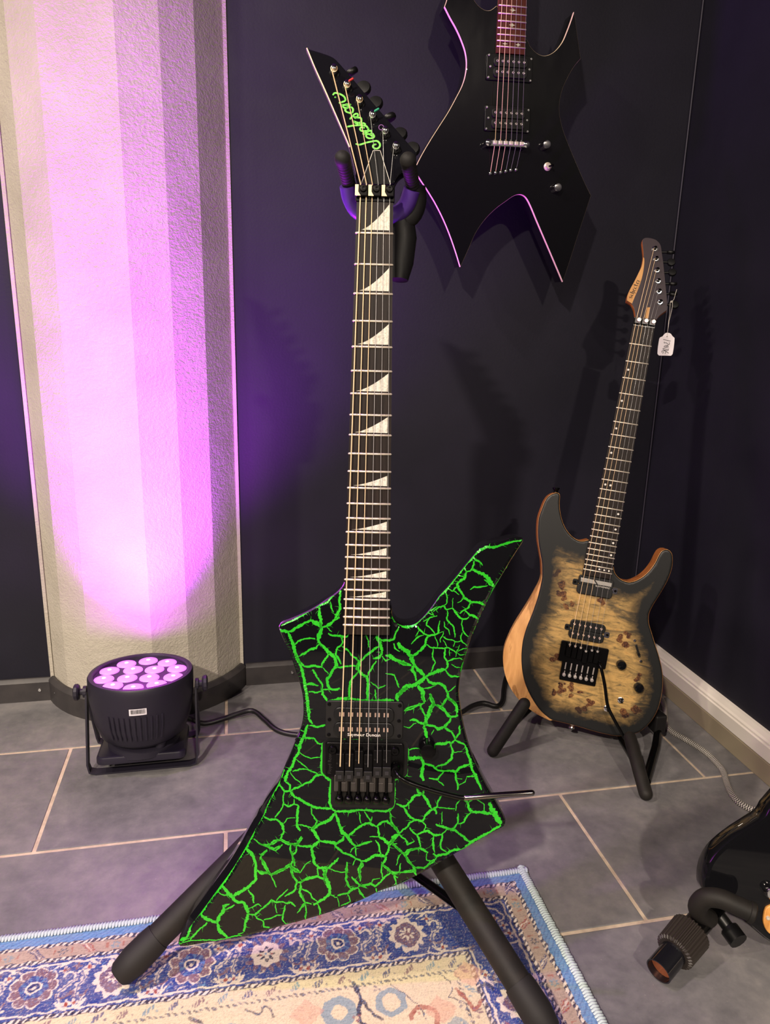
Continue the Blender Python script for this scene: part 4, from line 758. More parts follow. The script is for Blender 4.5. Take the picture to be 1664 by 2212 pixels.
SKNOT= [(-71.1, -507.7, 8.7), (-63.6, -527.4, 7.2), (-59.5, -541.3, 8.0), (-52.9, -551.4, 6.4), (-46.7, -568.1, 5.6), (-35.6, -559.5, 4.8), (19.6, -543.9, 6.4), (67.7, -610.5, 7.2), (81.9, -599.6, 5.6), (80.4, -620.9, 9.5), (-46.8, -672.9, 9.5), (-28.1, -723.3, 6.4), (-7.1, -725.5, 6.4), (-22.5, -737.0, 6.4), (-39.1, -742.1, 5.6), (-5.7, -741.7, 4.0), (31.6, -746.9, 7.2), (15.6, -767.6, 6.4), (26.0, -759.6, 5.6), (117.9, -681.4, 7.2), (126.2, -743.1, 8.0), (99.2, -757.1, 8.0), (11.5, -732.3, 5.6)]
SHEAD= [(-16.5, 14.1), (-18.2, 21.6), (-22.4, 33.8), (-28.6, 43.2), (-39.0, 48.2), (-39.1, 57.2), (-36.2, 70.6), (-30.3, 88.4), (-24.6, 107.5), (-20.7, 122.5), (-19.7, 137.1), (-20.6, 147.5), (-23.9, 161.5), (-26.7, 173.0), (-26.3, 178.4), (-21.9, 181.7), (-12.2, 182.3), (-2.2, 180.4), (5.2, 175.5), (9.8, 168.8), (13.4, 156.2), (19.4, 134.7), (25.4, 109.4), (31.3, 84.3), (37.1, 59.3), (39.8, 40.4), (32.9, 33.6), (26.8, 26.3), (23.1, 18.7)]
SWOOD= [(-20.3, 140.9), (-18.1, 138.6), (-16.3, 121.8), (-17.0, 96.9), (-20.2, 76.9), (-24.7, 58.0), (-28.0, 43.3), (-38.4, 48.3), (-39.1, 57.2), (-36.2, 70.6), (-30.3, 88.4), (-24.6, 107.5), (-20.7, 122.5)]
TAG= [(-23.8, -99.1), (-20.5, -102.8), (1.7, -102.3), (4.6, -98.8), (4.7, -68.2), (2.4, -66.1), (0.1, -64.1), (-3.2, -60.0), (-7.5, -58.4), (-12.3, -58.6), (-16.0, -62.1), (-18.1, -65.5), (-22.0, -67.3), (-23.7, -70.8)]
TWR= [[(-15.8, -71.4), (-9.1, -72.9), (-2.4, -73.9)], [(-13.2, -76.0), (-13.6, -78.1), (-10.2, -77.6), (-6.6, -80.0), (-4.0, -81.2), (-3.7, -76.9)], [(-6.3, -83.0), (-9.6, -82.7), (-12.6, -84.9), (-12.0, -86.6), (-8.5, -84.8), (-5.4, -83.8), (-6.3, -86.4), (-10.0, -86.1)], [(-13.9, -88.4), (-7.0, -90.7), (-3.8, -90.2), (-4.8, -92.3), (-10.1, -92.5), (-14.5, -90.1), (-13.9, -88.4)], [(-15.4, -96.6), (-15.7, -94.0), (-11.7, -92.8), (-7.4, -95.0), (-3.0, -97.4)], [(-12.4, -94.3), (-13.7, -98.7)], [(-8.6, -95.0), (-9.6, -98.9)], [(-3.9, -87.6), (-3.4, -87.7)]]
TSTR= [[(-9.6, -65.7), (-9.4, -52.6), (-10.1, -35.7), (-9.5, -23.2), (-10.5, -10.7), (-11.2, -0.7), (-8.7, 1.8)], [(-9.6, -65.7), (-9.4, -48.3), (-9.2, -35.7), (-7.5, -23.1), (-6.5, -10.6), (-6.6, -2.3), (-8.7, 1.8)], [(-8.6, 1.0), (-5.1, 5.2), (-3.7, 14.3), (-2.1, 24.1)]]
WBODY= [(-28.9, -418.1), (-41.2, -426.3), (-51.2, -426.6), (-64.0, -420.6), (-73.1, -411.9), (-84.9, -394.2), (-95.6, -368.4), (-101.2, -346.6), (-114.9, -378.1), (-123.7, -413.7), (-128.3, -426.4), (-118.0, -442.3), (-105.1, -460.3), (-94.5, -478.6), (-86.4, -497.3), (-83.2, -516.5), (-85.1, -536.1), (-90.8, -553.9), (-101.6, -574.2), (-116.2, -599.3), (-133.4, -624.6), (-150.6, -650.1), (-167.9, -677.9), (-181.5, -703.4), (-169.8, -719.0), (-154.0, -739.3), (-137.9, -762.1), (-121.5, -789.9), (-107.6, -818.3), (-94.7, -849.4), (-84.4, -877.4), (-76.8, -861.3), (-66.8, -839.2), (-54.4, -812.2), (-36.5, -787.7), (-15.8, -767.9), (5.1, -753.0), (20.9, -742.9), (34.2, -739.4), (45.3, -743.3), (55.7, -756.2), (72.7, -787.2), (91.5, -821.1), (110.6, -855.6), (136.7, -903.3), (150.5, -857.4), (164.0, -809.5), (175.3, -772.2), (185.7, -736.4), (170.6, -714.0), (148.2, -676.6), (126.0, -637.6), (113.1, -610.5), (106.7, -587.9), (106.2, -569.7), (110.2, -549.2), (118.2, -530.8), (130.1, -510.0), (144.2, -493.6), (139.6, -476.2), (133.8, -452.5), (125.0, -416.8), (120.3, -431.7), (113.7, -449.5), (105.7, -467.5), (93.5, -482.5), (80.9, -490.9), (67.9, -494.0), (54.6, -490.4), (40.9, -480.4), (33.8, -470.1)]
RB_LOCAL= [(-4.2, 53.3), (-8.9, 40.3), (-21.6, 26.6), (-41.3, 6.4), (-54.8, -9.9), (-64.1, -24.1), (-69.8, -38.6), (-71.7, -54.6), (-70.9, -66.4), (-67.3, -77.5), (-53.8, -85.0), (-29.7, -91.1), (-11.9, -101.0), (5.8, -110.9), (24.5, -120.4), (54.5, -126.4), (104.5, -110.4), (154.5, -60.4), (174.5, 9.6), (164.5, 69.6), (174.5, 119.6), (214.5, 179.6), (194.5, 209.6), (144.5, 179.6), (99.5, 149.6), (20, 90)]
RPLATE= [(18.6, -68.9), (15.7, -72.0), (10.8, -76.7), (10.1, -93.4), (14.7, -104.1), (21.9, -109.4), (27.7, -110.3), (32.8, -99.7), (32.1, -82.1), (26.6, -69.3)]
RSCREW= (15.1, -88.6)
RKNOB= (12.3, -53.7)
# ------------------------------------------------------------------ shared guitar builders (local frame: x right, y up the neck from the nut, z towards the player)
def fret_y(n, scale=.648): return -scale * (1 - 2 ** (-n / 12))
def board_w(y, w0, w1, y1): return w0 + (w1 - w0) * (-y) / y1
def make_neck(parent, w0, w1, yend, zback, mneck, mboard, ytop=.004, zb=-.0062):
    rings = []
    for y in np.linspace(ytop, -yend, 14):
        w = board_w(min(y, 0), w0, w1, yend) * .99; dz = zback * (1 + .12 * (-y) / yend)
        rings.append([(w / 2 * math.cos(a), y, zb - dz * math.sin(a) ** .85) for a in np.linspace(0, math.pi, 13)])
    MB().loft(rings).build('neck', mneck, parent, 50)
    ze = -.0009
    r = []
    for y in (0, -yend):
        w = board_w(y, w0, w1, yend) / 2; r.append([(-w, y, zb), (w, y, zb), (w, y, ze - .0007), (w * .5, y, ze), (-w * .5, y, ze), (-w, y, ze - .0007)])
    return MB().loft(r).build('fretboard', mboard, parent, 20)
def make_frets(board, n, w0, w1, yend, first=1, scale=.648):
    for k in range(first, n + 1):
        y = fret_y(k, scale); w = board_w(y, w0, w1, yend) / 2 + .0002
        MB().tube([(-w, y, -.0013), (-w + .0006, y, -.0006), (0, y, -.0001), (w - .0006, y, -.0006), (w, y, -.0013)], [.0008, .00125, .00125, .00125, .0008], 8).build('fret', M_NICKEL, board, 60)
STR_R = [.00062, .00052, .00042, .00028, .00024, .0002]
def make_strings(parent, paths, k_=1.0):
    for k, p in enumerate(paths):
        MB().tube(p, STR_R[k] * 1.15 * k_, 6).build('string', M_WOUND if k < 3 else M_PLAIN, parent, 60)
def tri_round(P, *a): return P
def solid_body(outline_mm, zb, thick, parent, m, r=.0035, step=.0035, w_out=None, name='body', corner=48):
    P = ccw(smooth_path(mm(outline_mm), step, corner=corner)); n = len(P); one = np.ones(n)
    O = P if w_out is None else inset(P, -w_out(P))
    rings = [ring(inset(P, one * r), zb), ring(inset(P, one * r * .3), zb - r * .3), ring(P, zb - r)]
    if w_out is not None: rings.append(ring(O, zb - .011))
    rings += [ring(O, zb - thick + r), ring(inset(O, one * r * .3), zb - thick + r * .3), ring(inset(O, one * r), zb - thick)]
    o = MB().loft(rings).build(name, m, parent, 38)
    return o, P
def knob(parent, x, y, z, r, h, m, name='control_knob', mark=None):
    o = MB().lathe((x, y, z), (0, 0, 1), [(r * .98, 0), (r, h * .15), (r * .93, h * .8), (r * .85, h * .95), (r * .6, h), (r * .02, h * .99)], 24).build(name, m, parent, 35)
    return o
def tuner(parent, base, top, button, mt, mb, hm=None, bl=.0, rot=0.0, br=.0092):
    t = MB().lathe(base, (0, 0, 1), [(.0062, -.001), (.0062, .0012), (.0045, .0018), (.0042, .0025)], 8).build('tuning_machine', mt, parent, 40)
    b = Vector(base); tp = Vector(top); ax = (tp - b)
    MB().lathe(b, ax, [(.0031, .001), (.003, ax.length * .55), (.0022, ax.length * .66), (.003, ax.length * .8), (.003, ax.length * .95), (.0015, ax.length)], 14).build('post', M_CHROME if hm is None else hm, t, 40)
    bt = Vector(button); sh = (bt - b); sh.z = 0; sh = sh.normalized()
    s = MB().tube([(b.x + sh.x * .004, b.y + sh.y * .004, bt.z), tuple(bt - sh * br * .7)], .0024, 10)
    MB_ = MB().lathe(bt, (math.cos(rot) * sh.x - math.sin(rot) * 0, sh.y * math.cos(rot), math.sin(rot)), [(br * .35, -br * .5), (br * .8, -br * .42), (br, -br * .2), (br, br * .2), (br * .8, br * .42), (br * .35, br * .5)], 16)
    s.build('shaft', mb, t, 40); 
    # flattened thumb button
    N = Vector((-sh.y, sh.x, 0)); c_ = Vector((0, 0, 1))
    face = (N * math.cos(rot) + c_ * math.sin(rot)).normalized()
    MB().lathe(bt, face, [(br * .4, -br * .42), (br * .85, -br * .36), (br, -br * .15), (br, br * .15), (br * .85, br * .36), (br * .4, br * .42)], 18).build('button', mb, t, 40)
    return t
def locking_nut(parent, w, y0, y1, mscrew, mpad):
    nut = MB().box((0, (y0 + y1) / 2 - .001, -.003), (w, y1 - y0 + .002, .006)).build('locking_nut', M_BLACKM, parent, None, bevel=.0006)
    for k in (-1, 0, 1):
        x = k * w * .335
        MB().box((x, (y0 + y1) / 2, .0025), (w * .30, (y1 - y0) * .72, .005)).build('clamp_block', mpad, nut, None, bevel=.001)
        screw(nut, (x + (.0015 if mpad is M_BLACKM else 0), (y0 + y1) / 2 + .002, .0048), (0, 0, 1), .0040 if mscrew is M_BLACKM else .0044, mscrew)
    return nut
def humbucker(parent, x0, x1, yt, yb, z, mpole, slot=False, r=.004, name='pickup', rot=0.0, skew=None):
    """two-coil pickup; yt top, yb bottom"""
    p = thing_part(name, parent)
    ym = (yt + yb) / 2
    for a, b_ in ((yt, ym + .0003), (ym - .0003, yb)):
        c = plate('coil', rrect(x0, x1, b_, a, (a - b_) * .38), z - .008, z, .0008, M_BLACKP, p)
        for k in range(6):
            xx = (x0 + x1) / 2 + (k - 2.5) * .0106; yy = (a + b_) / 2 + .0006
            if slot:
                MB().box((xx - .0022, yy, z), (.0017, .0050, .0008)).box((xx + .0022, yy, z), (.0017, .0050, .0008)).build('pole_piece', mpole, c, None)
            else:
                MB().lathe((xx, yy, z - .0005), (0, 0, 1), [(.0023, 0), (.0023, .0011), (.0018, .0014), (.0010, .0012), (.0009, .0004)], 10).build('pole_piece', mpole, c, 40)
    return p
def thing_part(name, parent):
    o = bpy.data.objects.new(name, None); COL.objects.link(o); o.parent = parent; o.empty_display_size = .01; return o
def catm(pts, step=.0015): return smooth_path(pts, step, closed=False, corner=170)
# ------------------------------------------------------------------ green crackle guitar on the tall stand
KO = (0.16464576, 0.87708284, 0.96570930)
KM = ((0.97957065, 0.03242133, -0.19846964), (-0.20109186, 0.16697338, -0.96523673), (0.00184489, 0.98542820, 0.17008189))
KMW = frame(KM, KO)
kg = thing('electric_guitar', 'black electric guitar with green crackle finish and pointed horns on a stand in front', 'guitar', KMW)
ZB = -.008
def kb_out(P):       # wide bevel along the lower left edge
    w = np.zeros(len(P)); m = (P[:, 1] < -.690) & (P[:, 0] < -.09)
    e = np.array([-.1199 + (-.2257 + .1199) * t for t in np.linspace(0, 1, 2)])
    d = P[:, 0] - np.interp(-P[:, 1], [.70, .721, .769, .821, .867, .894], [-.1109, -.1199, -.1434, -.1759, -.2076, -.2257])
    on = m & (np.abs(d) < .006)
    w[on] = .0065 * np.clip((-P[on, 1] - .690) / .05, 0, 1) * np.clip((.897 + P[on, 1]) / .03, 0, 1)
    return w
kbody, KP = solid_body(KBODY, ZB, .040, kg, M_GLOSS, r=.0042, w_out=kb_out, corner=62)
# crackle: jagged green veins following the traced network, with hair cracks
crk = [[float(t) for t in s.split()] for s in KCRACK.split(';')]
rc = random.Random(3)
cv = []; cf = []
def vein(path, wid, t0=.55, t1=.55, jag=.35, off=.00035):
    P = np.array(path); L = np.r_[0, np.cumsum(np.linalg.norm(np.diff(P, axis=0), axis=1))]
    if L[-1] < .0005: return None
    n = max(3, int(L[-1] / .0011)); s = np.linspace(0, L[-1], n)
    Q = np.stack([np.interp(s, L, P[:, 0]), np.interp(s, L, P[:, 1])], 1)
    T = np.gradient(Q, axis=0); T /= np.linalg.norm(T, axis=1)[:, None] + 1e-12; N = np.stack([-T[:, 1], T[:, 0]], 1)
    # wander: sum of noise octaves
    wv = np.zeros(n)
    for lam, amp in ((.016, .0010), (.007, .0007), (.003, .00035)):
        k = max(2, int(L[-1] / lam) + 2); wv += np.interp(np.linspace(0, k - 1, n), np.arange(k), [rc.uniform(-1, 1) for _ in range(k)]) * amp
    fade = np.minimum(1, np.minimum(s, L[-1] - s) / .004); Q = Q + N * (wv * fade)[:, None] * min(1.0, wid / .0012)
    tp = np.minimum(1, t0 + (1 - t0) * s / .006) * np.minimum(1, t1 + (1 - t1) * (L[-1] - s) / .006)
    k = max(2, int(L[-1] / .006) + 2); slow = np.interp(np.linspace(0, k - 1, n), np.arange(k), [rc.uniform(.7, 1.25) for _ in range(k)])
    wl = wid / 2 * tp * slow * (1 + np.array([rc.uniform(-jag, jag) for _ in range(n)])); wr = wid / 2 * tp * slow * (1 + np.array([rc.uniform(-jag, jag) for _ in range(n)]))
    o = len(cv)
    for i in range(n):
        cv.append(Q[i] + N[i] * wl[i]); cv.append(Q[i] - N[i] * wr[i])
    for i in range(n - 1): cf.append((o + 2 * i, o + 2 * i + 1, o + 2 * i + 3, o + 2 * i + 2))
    return Q, N, T
for c in crk:
    w = c[0] / 1000; pts = [(c[i] / 1000, c[i + 1] / 1000) for i in range(1, len(c), 2)]
    r = vein(pts, w * 1.2)
    if r is None: continue
    Q, N, T = r; i = rc.randint(1, 4)
    while i < len(Q) - 1:
        if rc.random() < .62:      # hair crack tendrils
            sd = rc.choice((-1, 1)); ln = rc.uniform(.0018, .0085) * (1 if w > .0015 else .6); an = rc.uniform(.5, 1.35) * rc.choice((-1, 1))
            d = N[i] * sd * abs(math.sin(an)) + T[i] * math.cos(an); cur = rc.uniform(-.6, .6); p = Q[i].copy(); path = [p.copy()]
            for q in range(4):
                d = d + np.array([-d[1], d[0]]) * cur * .35 + np.array([rc.uniform(-.35, .35), rc.uniform(-.35, .35)]); d /= np.linalg.norm(d); p = p + d * ln / 4; path.append(p.copy())
            vein(path, rc.uniform(.0003, .0008), 1.0, .05, .25)
        i += rc.randint(3, 8)
# stubble of short cracks along the bevelled rim
PR = KP; acc = 0
for i in range(0, len(PR)):
    if rc.random() < .55:
        a = PR[i]; b_ = PR[(i + 1) % len(PR)]; t = (b_ - a); t /= np.linalg.norm(t) + 1e-9; nn = np.array([-t[1], t[0]])
        p = a + nn * .0012; vein([p, p + nn * rc.uniform(.002, .005) + t * rc.uniform(-.002, .002)], rc.uniform(.0002, .0005), .4, .2, .2)
CVA = np.array(cv); ins = inside(CVA, KP); dd = seg_dist(CVA, KP)
r_ = .0042; de = np.where(ins, np.maximum(dd, .0004), .0004); drop = np.where(de < r_, r_ - np.sqrt(np.maximum(r_ ** 2 - (r_ - np.minimum(de, r_)) ** 2, 0)), 0)
bad = (~ins) & (dd > .006)
PIN = inset(KP, np.full(len(KP), .0005)); CVA[~ins] = nearest_on(CVA[~ins], PIN)      # strokes that overshoot are pulled onto the rim
keep = [f for f in cf if not any(bad[k] for k in f)]
# vertices that fall just outside are pulled onto the rim
b = MB(); b.v = [(x, y, ZB - dr + (.00022 if q > r_ else .0006)) for (x, y), dr, q in zip(CVA, drop, de)]; b.f = keep
tag(b.build('crackle_paint', M_CRACK, kbody, None, fix=False), kind='stuff')

KW0, KW1, KYE = .0410, .0548, .4975
kfb = make_neck(kg, KW0, KW1, KYE, .0165, M_GLOSS2, M_EBONY)
make_frets(kfb, 24, KW0, KW1, KYE)
for n in (1, 3, 5, 7, 9, 12, 15, 17, 19, 21):       # shark fin inlays
    ya = fret_y(n - 1); yb_ = fret_y(n); h = ya - yb_; wl = board_w(yb_, KW0, KW1, KYE) / 2
    y0 = yb_ + max(.0028, h * .10); xr = wl - .0042; xl = -wl + .0062
    top = y0 + h * (.80 if n < 12 else .62)
    hyp = [(xl + (xr - xl) * t, y0 + (top - y0) * (t ** 1.45)) for t in np.linspace(0, 1, 9)]
    q = [(xr, y0)] + hyp[::-1]
    MB().loft([ring(np.array(q), -.0012), ring(np.array(q), -.00072)]).build('inlay', M_PEARL, kfb, None)
locking_nut(kg, .0440, .0, .0165, M_BLACKM, M_BLACKM)
for k in (-1, 0, 1):      # bright worn clamp pads
    x = k * .0148 - .0035
    MB().add([(x - .004, .0025, .0053), (x + .0022, .0025, .0053), (x - .0005, .007, .0053), (x - .0002, .0145, .0053), (x - .004, .0145, .0053)], [(0, 1, 2, 3, 4)]).build('clamp_pad', mat('pale_brass_pad', lin(214, 190, 150), .35, metal=.4), kg, None)
# angled headstock
TIL = math.radians(13)
khs_P = [(x / 1000, y / 1000 / math.cos(TIL)) for x, y in KHEAD]
khs = plate('headstock', khs_P, -.0135, 0, .0022, M_GLOSS2, kg, step=.004)
HM = Matrix.Translation((0, 0, -.006)) @ Matrix.Rotation(-TIL, 4, 'X'); khs.matrix_local = HM
hl = lambda x, y, z=0.0: HM @ Vector((x / 1000, y / 1000 / math.cos(TIL), z))
edge = [(x / 1000, y / 1000 / math.cos(TIL)) for x, y in KHEAD[2:9]]
e2 = catm(edge, .004)
MB().tube([(x + .0012, y - .0004, -.0006) for x, y in e2], .00085, 6).build('lit_edge_line', M_CREAM, khs, 60)  # cream line painted in for light catching the left headstock edge, no binding there
b = MB()
for s in KLOGO:
    p = [(x / 1000, y / 1000 / math.cos(TIL)) for x, y in s]
    b.ribbon(catm(p, .001) if len(p) > 2 or p[0] != p[1] else p, .0021, .00012)
b.build('logo_lettering', M_LOGO, khs, None, fix=False)
tri = [(x / 1000, y / 1000 / math.cos(TIL)) for x, y in [(-3.6, 59.7), (4.5, 59.9), (17.0, 20.2), (-16.3, 19.4)]]
plate('truss_rod_cover', tri, 0, .0016, .0004, M_BLACKP, khs)
b = MB()
for p, q in ((0, 1), (1, 2), (0, 3)): b.ribbon([tri[p], tri[q]], .0006, .0017)
b.build('cover_edge', M_WHITEP, khs, None, fix=False)
kposts = [(-50.7, 153.9), (-35.2, 135.0), (-20.4, 117.2), (-5.1, 99.1), (9.7, 80.0), (22.3, 62.0)]
kbut = [(-32.7, 168.1), (-17.4, 148.2), (-2.8, 129.6), (13.2, 111.7), (26.6, 91.6), (41.5, 73.8)]
spaths = []
for k in range(6):
    bs = hl(*kposts[k]); tp = hl(*kposts[k], .0125); bt = hl(kbut[k][0], kbut[k][1], -.016)
    tu = tuner(kg, bs, tp, bt, M_BLACKM, M_BLACKP, rot=[.35, 1.35, 1.25, .1, 1.2, 1.3][k])
    xn = -.0165 + .0066 * k; xbr = -.0275 + .011 * k
    wr = hl(kposts[k][0] - 2.6, kposts[k][1] - 1, .0075)
    spaths.append([wr, (xn, .0165, .0022), (xn, .0, .0010), (xbr, [-.6651, -.6648, -.6609, -.6651, -.6597, -.6595][k] + .010, .0085)])
    # string wraps and coloured string ends
    c = hl(*kposts[k], .0075); pth = [(c.x + .0036 * math.cos(a), c.y + .0036 * math.sin(a), c.z + .0004 * a / 6) for a in np.linspace(0, 12, 26)]
    MB().tube(pth, STR_R[k], 5).build('string_wrap', M_WOUND if k < 3 else M_PLAIN, tu, 60)
    if k in (1, 3):
        MB().capsule(hl(kposts[k][0] + 3, kposts[k][1] + 1, .0125), hl(kposts[k][0] + 6.5, kposts[k][1] + 3, .0130), .0013, 8).build('string_end', M_RED if k == 1 else M_GREENS, tu, 60)
    if k == 4:
        c = hl(kposts[k][0] - 4.5, kposts[k][1] + 1, .0115); MB().tube([(c.x + .0028 * math.cos(a), c.y + .0028 * math.sin(a), c.z) for a in np.linspace(0, 6.28, 14)], .0006, 6).build('string_end', M_VIOLET, tu, 60)
make_strings(kg, spaths)
# bridge pickup in its ring
fr = plate('pickup_ring', rrect(-.0467, .0462, -.6258, -.5796, .004), ZB, ZB + .0035, .0008, M_BLACKS, kg)
for x, y in ((-.0425, -.584), (.042, -.584), (-.0425, -.6215), (.042, -.6215), (-.042, -.6028), (.0415, -.6028)): screw(fr, (x, y, ZB + .0033), (0, 0, 1), .0022, M_BLACKM)
pk = humbucker(kg, -.0365, .0352, -.5867, -.6226, ZB + .0065, M_POLE, slot=True)
text_mesh('lettering', 'Seymour Duncan', .0052, M_WHITEP, pk, (-.0198, -.6214, ZB + .0066), bold=.00006, width=.0394)
# locking tremolo bridge
br = thing_part('tremolo_bridge', kg)
well = rrect(-.0500, .0535, -.6745, -.6282, .007)
plate('recess', well, ZB - .001, ZB + .0003, 0, M_BLACKP, br)
plate('recess', rrect(-.0390, .0385, -.7135, -.6700, .006), ZB - .001, ZB + .0003, 0, M_BLACKP, br)
plate('base_plate', rrect(-.0465, .0480, -.6735, -.6300, .004), ZB + .001, ZB + .006, .0009, M_BLACKM, br)
bt_ = plate('base_plate', rrect(-.0350, .0345, -.6905, -.6700, .0015), ZB + .002, ZB + .0075, .0008, mat('dark_grey_metal_block', lin(84, 80, 78), .35, metal=.8), br)
for k in range(6):
    x = -.0280 + .0112 * k; ys_ = [-.6651, -.6648, -.6609, -.6651, -.6597, -.6595][k]
    sd = MB().box((x, ys_ + .012, ZB + .0095), (.0104, .024, .007)).build('saddle', M_BLACKM, br, None, bevel=.0008)
    MB().box((x, ys_ - .003, ZB + .0105), (.0100, .013, .0085)).build('string_clamp', M_BLACKS, sd, None, bevel=.0006)
    MB().box((x, ys_ - .0035, ZB + .0151), (.0046, .0046, .0006)).build('clamp_socket', M_INK, sd, None)
    text_mesh('lettering', 'R%d' % (2 if k in (0, 1, 4, 5) else 3), .0026, M_EMBOSS, sd, (x - .0045, ys_ + .0115, ZB + .0132))
    MB().tube([(x, ys_ - .008, ZB + .0095), (x, ys_ - .030, ZB + .0090)], .0019, 8).build('clamp_screw', M_BLACKM, sd, 60)
    MB().box((x + .0046, -.6835, ZB + .0078), (.0058, .010, .0012)).build('block_tooth', mat('dark_grey_metal_block', (0, 0, 0)), br, None, bevel=.0003)
    ft = MB().lathe((x - .0002, -.6965, ZB + .006), (0, -.25, 1), [(.0030, -.006), (.0038, 0), (.0050, .004), (.0053, .006), (.0047, .0085), (.0028, .0100), (.0002, .0104)], 16).build('fine_tuner', M_BLACKM, br, 40)
    MB().lathe((x, -.7055, ZB + .001), (0, .2, 1), [(.0024, 0), (.0024, .004), (.001, .0046)], 10).build('spring_screw', M_BLACKM, ft, 40)
for x in (-.0374, .0373): screw(br, (x, -.6389, ZB + .006), (0, 0, 1), .0055, M_BLACKM, 'pivot_stud')
text_mesh('lettering', 'Floyd Rose', .0058, M_EMBOSS, br, (-.0388, -.6690, ZB + .0062), rot=(0, 0, math.pi / 2))
MB().lathe((.0385, -.6590, ZB + .004), (0, 0, 1), [(.0058, 0), (.0058, .006), (.0045, .008), (.0045, .012), (.002, .0122)], 14).build('arm_socket', M_BLACKM, br, 40)
arm = catm([(.0385, -.6590, .002), (.0390, -.6595, .012), (.0440, -.6630, .0175), (.056, -.6690, .0185), (.085, -.6765, .022), (.1125, -.6815, .0255), (.1175, -.6818, .0262), (.123, -.6810, .0268), (.160, -.6745, .030), (.1965, -.6715, .032)], .003)
ta = MB().tube(arm[:-24], .0031, 12).build('tremolo_arm', M_BLACKM, br, 50)
MB().capsule(arm[-27], arm[-1], .0034, 16).build('arm_handle', mat('black_chrome_arm', lin(120, 114, 110), .16, metal=1.0), ta, 50)
knob(kg, .0763, -.6316 - .004, ZB, .0105, .0165, M_BLACKM)

# ------------------------------------------------------------------ its stand
kw = lambda x, y, z: KMW @ Vector((x / 1000, y / 1000, z / 1000))
ks = thing('guitar_stand', 'tall black tripod guitar stand with purple neck yoke holding the green crackle guitar', 'stand', Matrix.Translation((.176, .962, 0)))
KS0 = Vector((.176, .962, 0))
def sbuild(b, name, m, **kw_): b.xf(lambda p: p - KS0); return b.build(name, m, ks, **kw_)
PX, PY = .176, .962
sbuild(MB().tube([(PX, PY, .03), (PX, PY, .45)], .0155, 20).tube([(PX, PY, .44), (PX, PY, .93)], .0125, 20), 'pole', M_BLACKM, smooth=50)
sbuild(MB().lathe((PX, PY, .430), (0, 0, 1), [(.0165, 0), (.021, .004), (.021, .035), (.016, .040)], 20), 'height_clutch', M_BLACKS)
sbuild(MB().lathe((PX, PY, .215), (0, 0, 1), [(.018, 0), (.027, .006), (.027, .055), (.018, .062)], 20), 'leg_collar', M_BLACKS)
sbuild(MB().lathe((PX, PY, .040), (0, 0, 1), [(.017, 0), (.024, .004), (.024, .030), (.017, .034)], 20), 'brace_collar', M_BLACKS)
feet = [(-.161, .803, .012), (.349, .630, .012), (.292, 1.31, .006)]
for k, ft in enumerate(feet):
    a = Vector((PX, PY, .243)); f_ = Vector(ft); d = (f_ - a).normalized(); f_.z += .012
    a2 = a + d * .018
    sbuild(MB().tube([a2, a2.lerp(f_, .87)], .0172, 18), 'leg', M_FOAM, smooth=50)
    s = a2.lerp(f_, .85); e = f_ - d * .0
    sbuild(MB().tube([s, s.lerp(e, .15), s.lerp(e, .6), s.lerp(e, .92), e], [.0185, .0195, .0200, .0165, .0125], 20), 'rubber_foot', M_RUBBER, smooth=50)
    m_ = a2.lerp(f_, .66 if k == 1 else .50)
    sbuild(MB().tube([(PX + d.x * .02, PY + d.y * .02, .066), tuple(m_)], .0075, 10, squash=.6), 'brace', M_BLACKM, smooth=50)
# neck yoke
sbuild(MB().tube([kw(30, -76, -52), kw(31, -55, -55), kw(33, -25, -55), kw(31, -2, -50)], [.0085, .0125, .0135, .0115], 16, squash=1.3), 'neck_block', M_BLACKS, smooth=50)
sbuild(MB().tube([(PX, PY, .86), (PX, PY, .93), kw(4, 8, -58)], [.016, .018, .018], 16), 'yoke_bracket', M_BLACKS, smooth=50)
u = [kw(x, y, z) for x, y, z in [(-32, 24, -27), (-29, 12, -36), (-19, 0, -43), (4, -3, -43), (24, -2, -44), (36, 7, -38), (42, 22, -29)]]
sbuild(MB().tube(catm([tuple(p) for p in u], .004), .0098, 18, squash=1.1), 'yoke_casing', M_PURPLE, smooth=60)
sbuild(MB().tube(catm([tuple(kw(x, y, z)) for x, y, z in [(26, -8, -50), (42, -2, -48), (48, 12, -42), (46, 26, -34)]], .004), .0100, 14, squash=1.2), 'yoke_end_cap', M_BLACKS, smooth=60)
for (p0, p1) in (((-31, 25, -27), (-38, 44, 16)), ((43, 25, -27), (34, 44, 16))):
    a, e = kw(*p0), kw(*p1); n = 60; path = []; rad = []
    for i in range(n):
        t = i / (n - 1); path.append(a.lerp(e, t))
        ridge = .0009 * abs(math.sin(t * math.pi * 11)) if t < .72 else .0009
        r0_ = .0072 + .0010 * t; rr_ = r0_ + ridge
        if t > .80: rr_ = (r0_ + .0012) * math.sqrt(max(1 - ((t - .80) / .20) ** 2, 0.0004)) if t > .80 else rr_
        rad.append(rr_)
    sbuild(MB().tube(path, rad, 18), 'yoke_arm', M_RUBBER, smooth=60)
# ------------------------------------------------------------------ burl top guitar on the low floor stand
SO = (0.78936612, 1.35007798, 0.83320651)
SM = ((0.92745716, 0.18168039, -0.32682634), (-0.35628154, 0.16401091, -0.91987167), (-0.11351956, 0.96958375, 0.21684246))
SMW = frame(SM, SO)
sg = thing('electric_guitar', 'electric guitar with burl wood top fading to black edges on a low floor stand', 'guitar', SMW)
sg.name = 'electric_guitar.001'
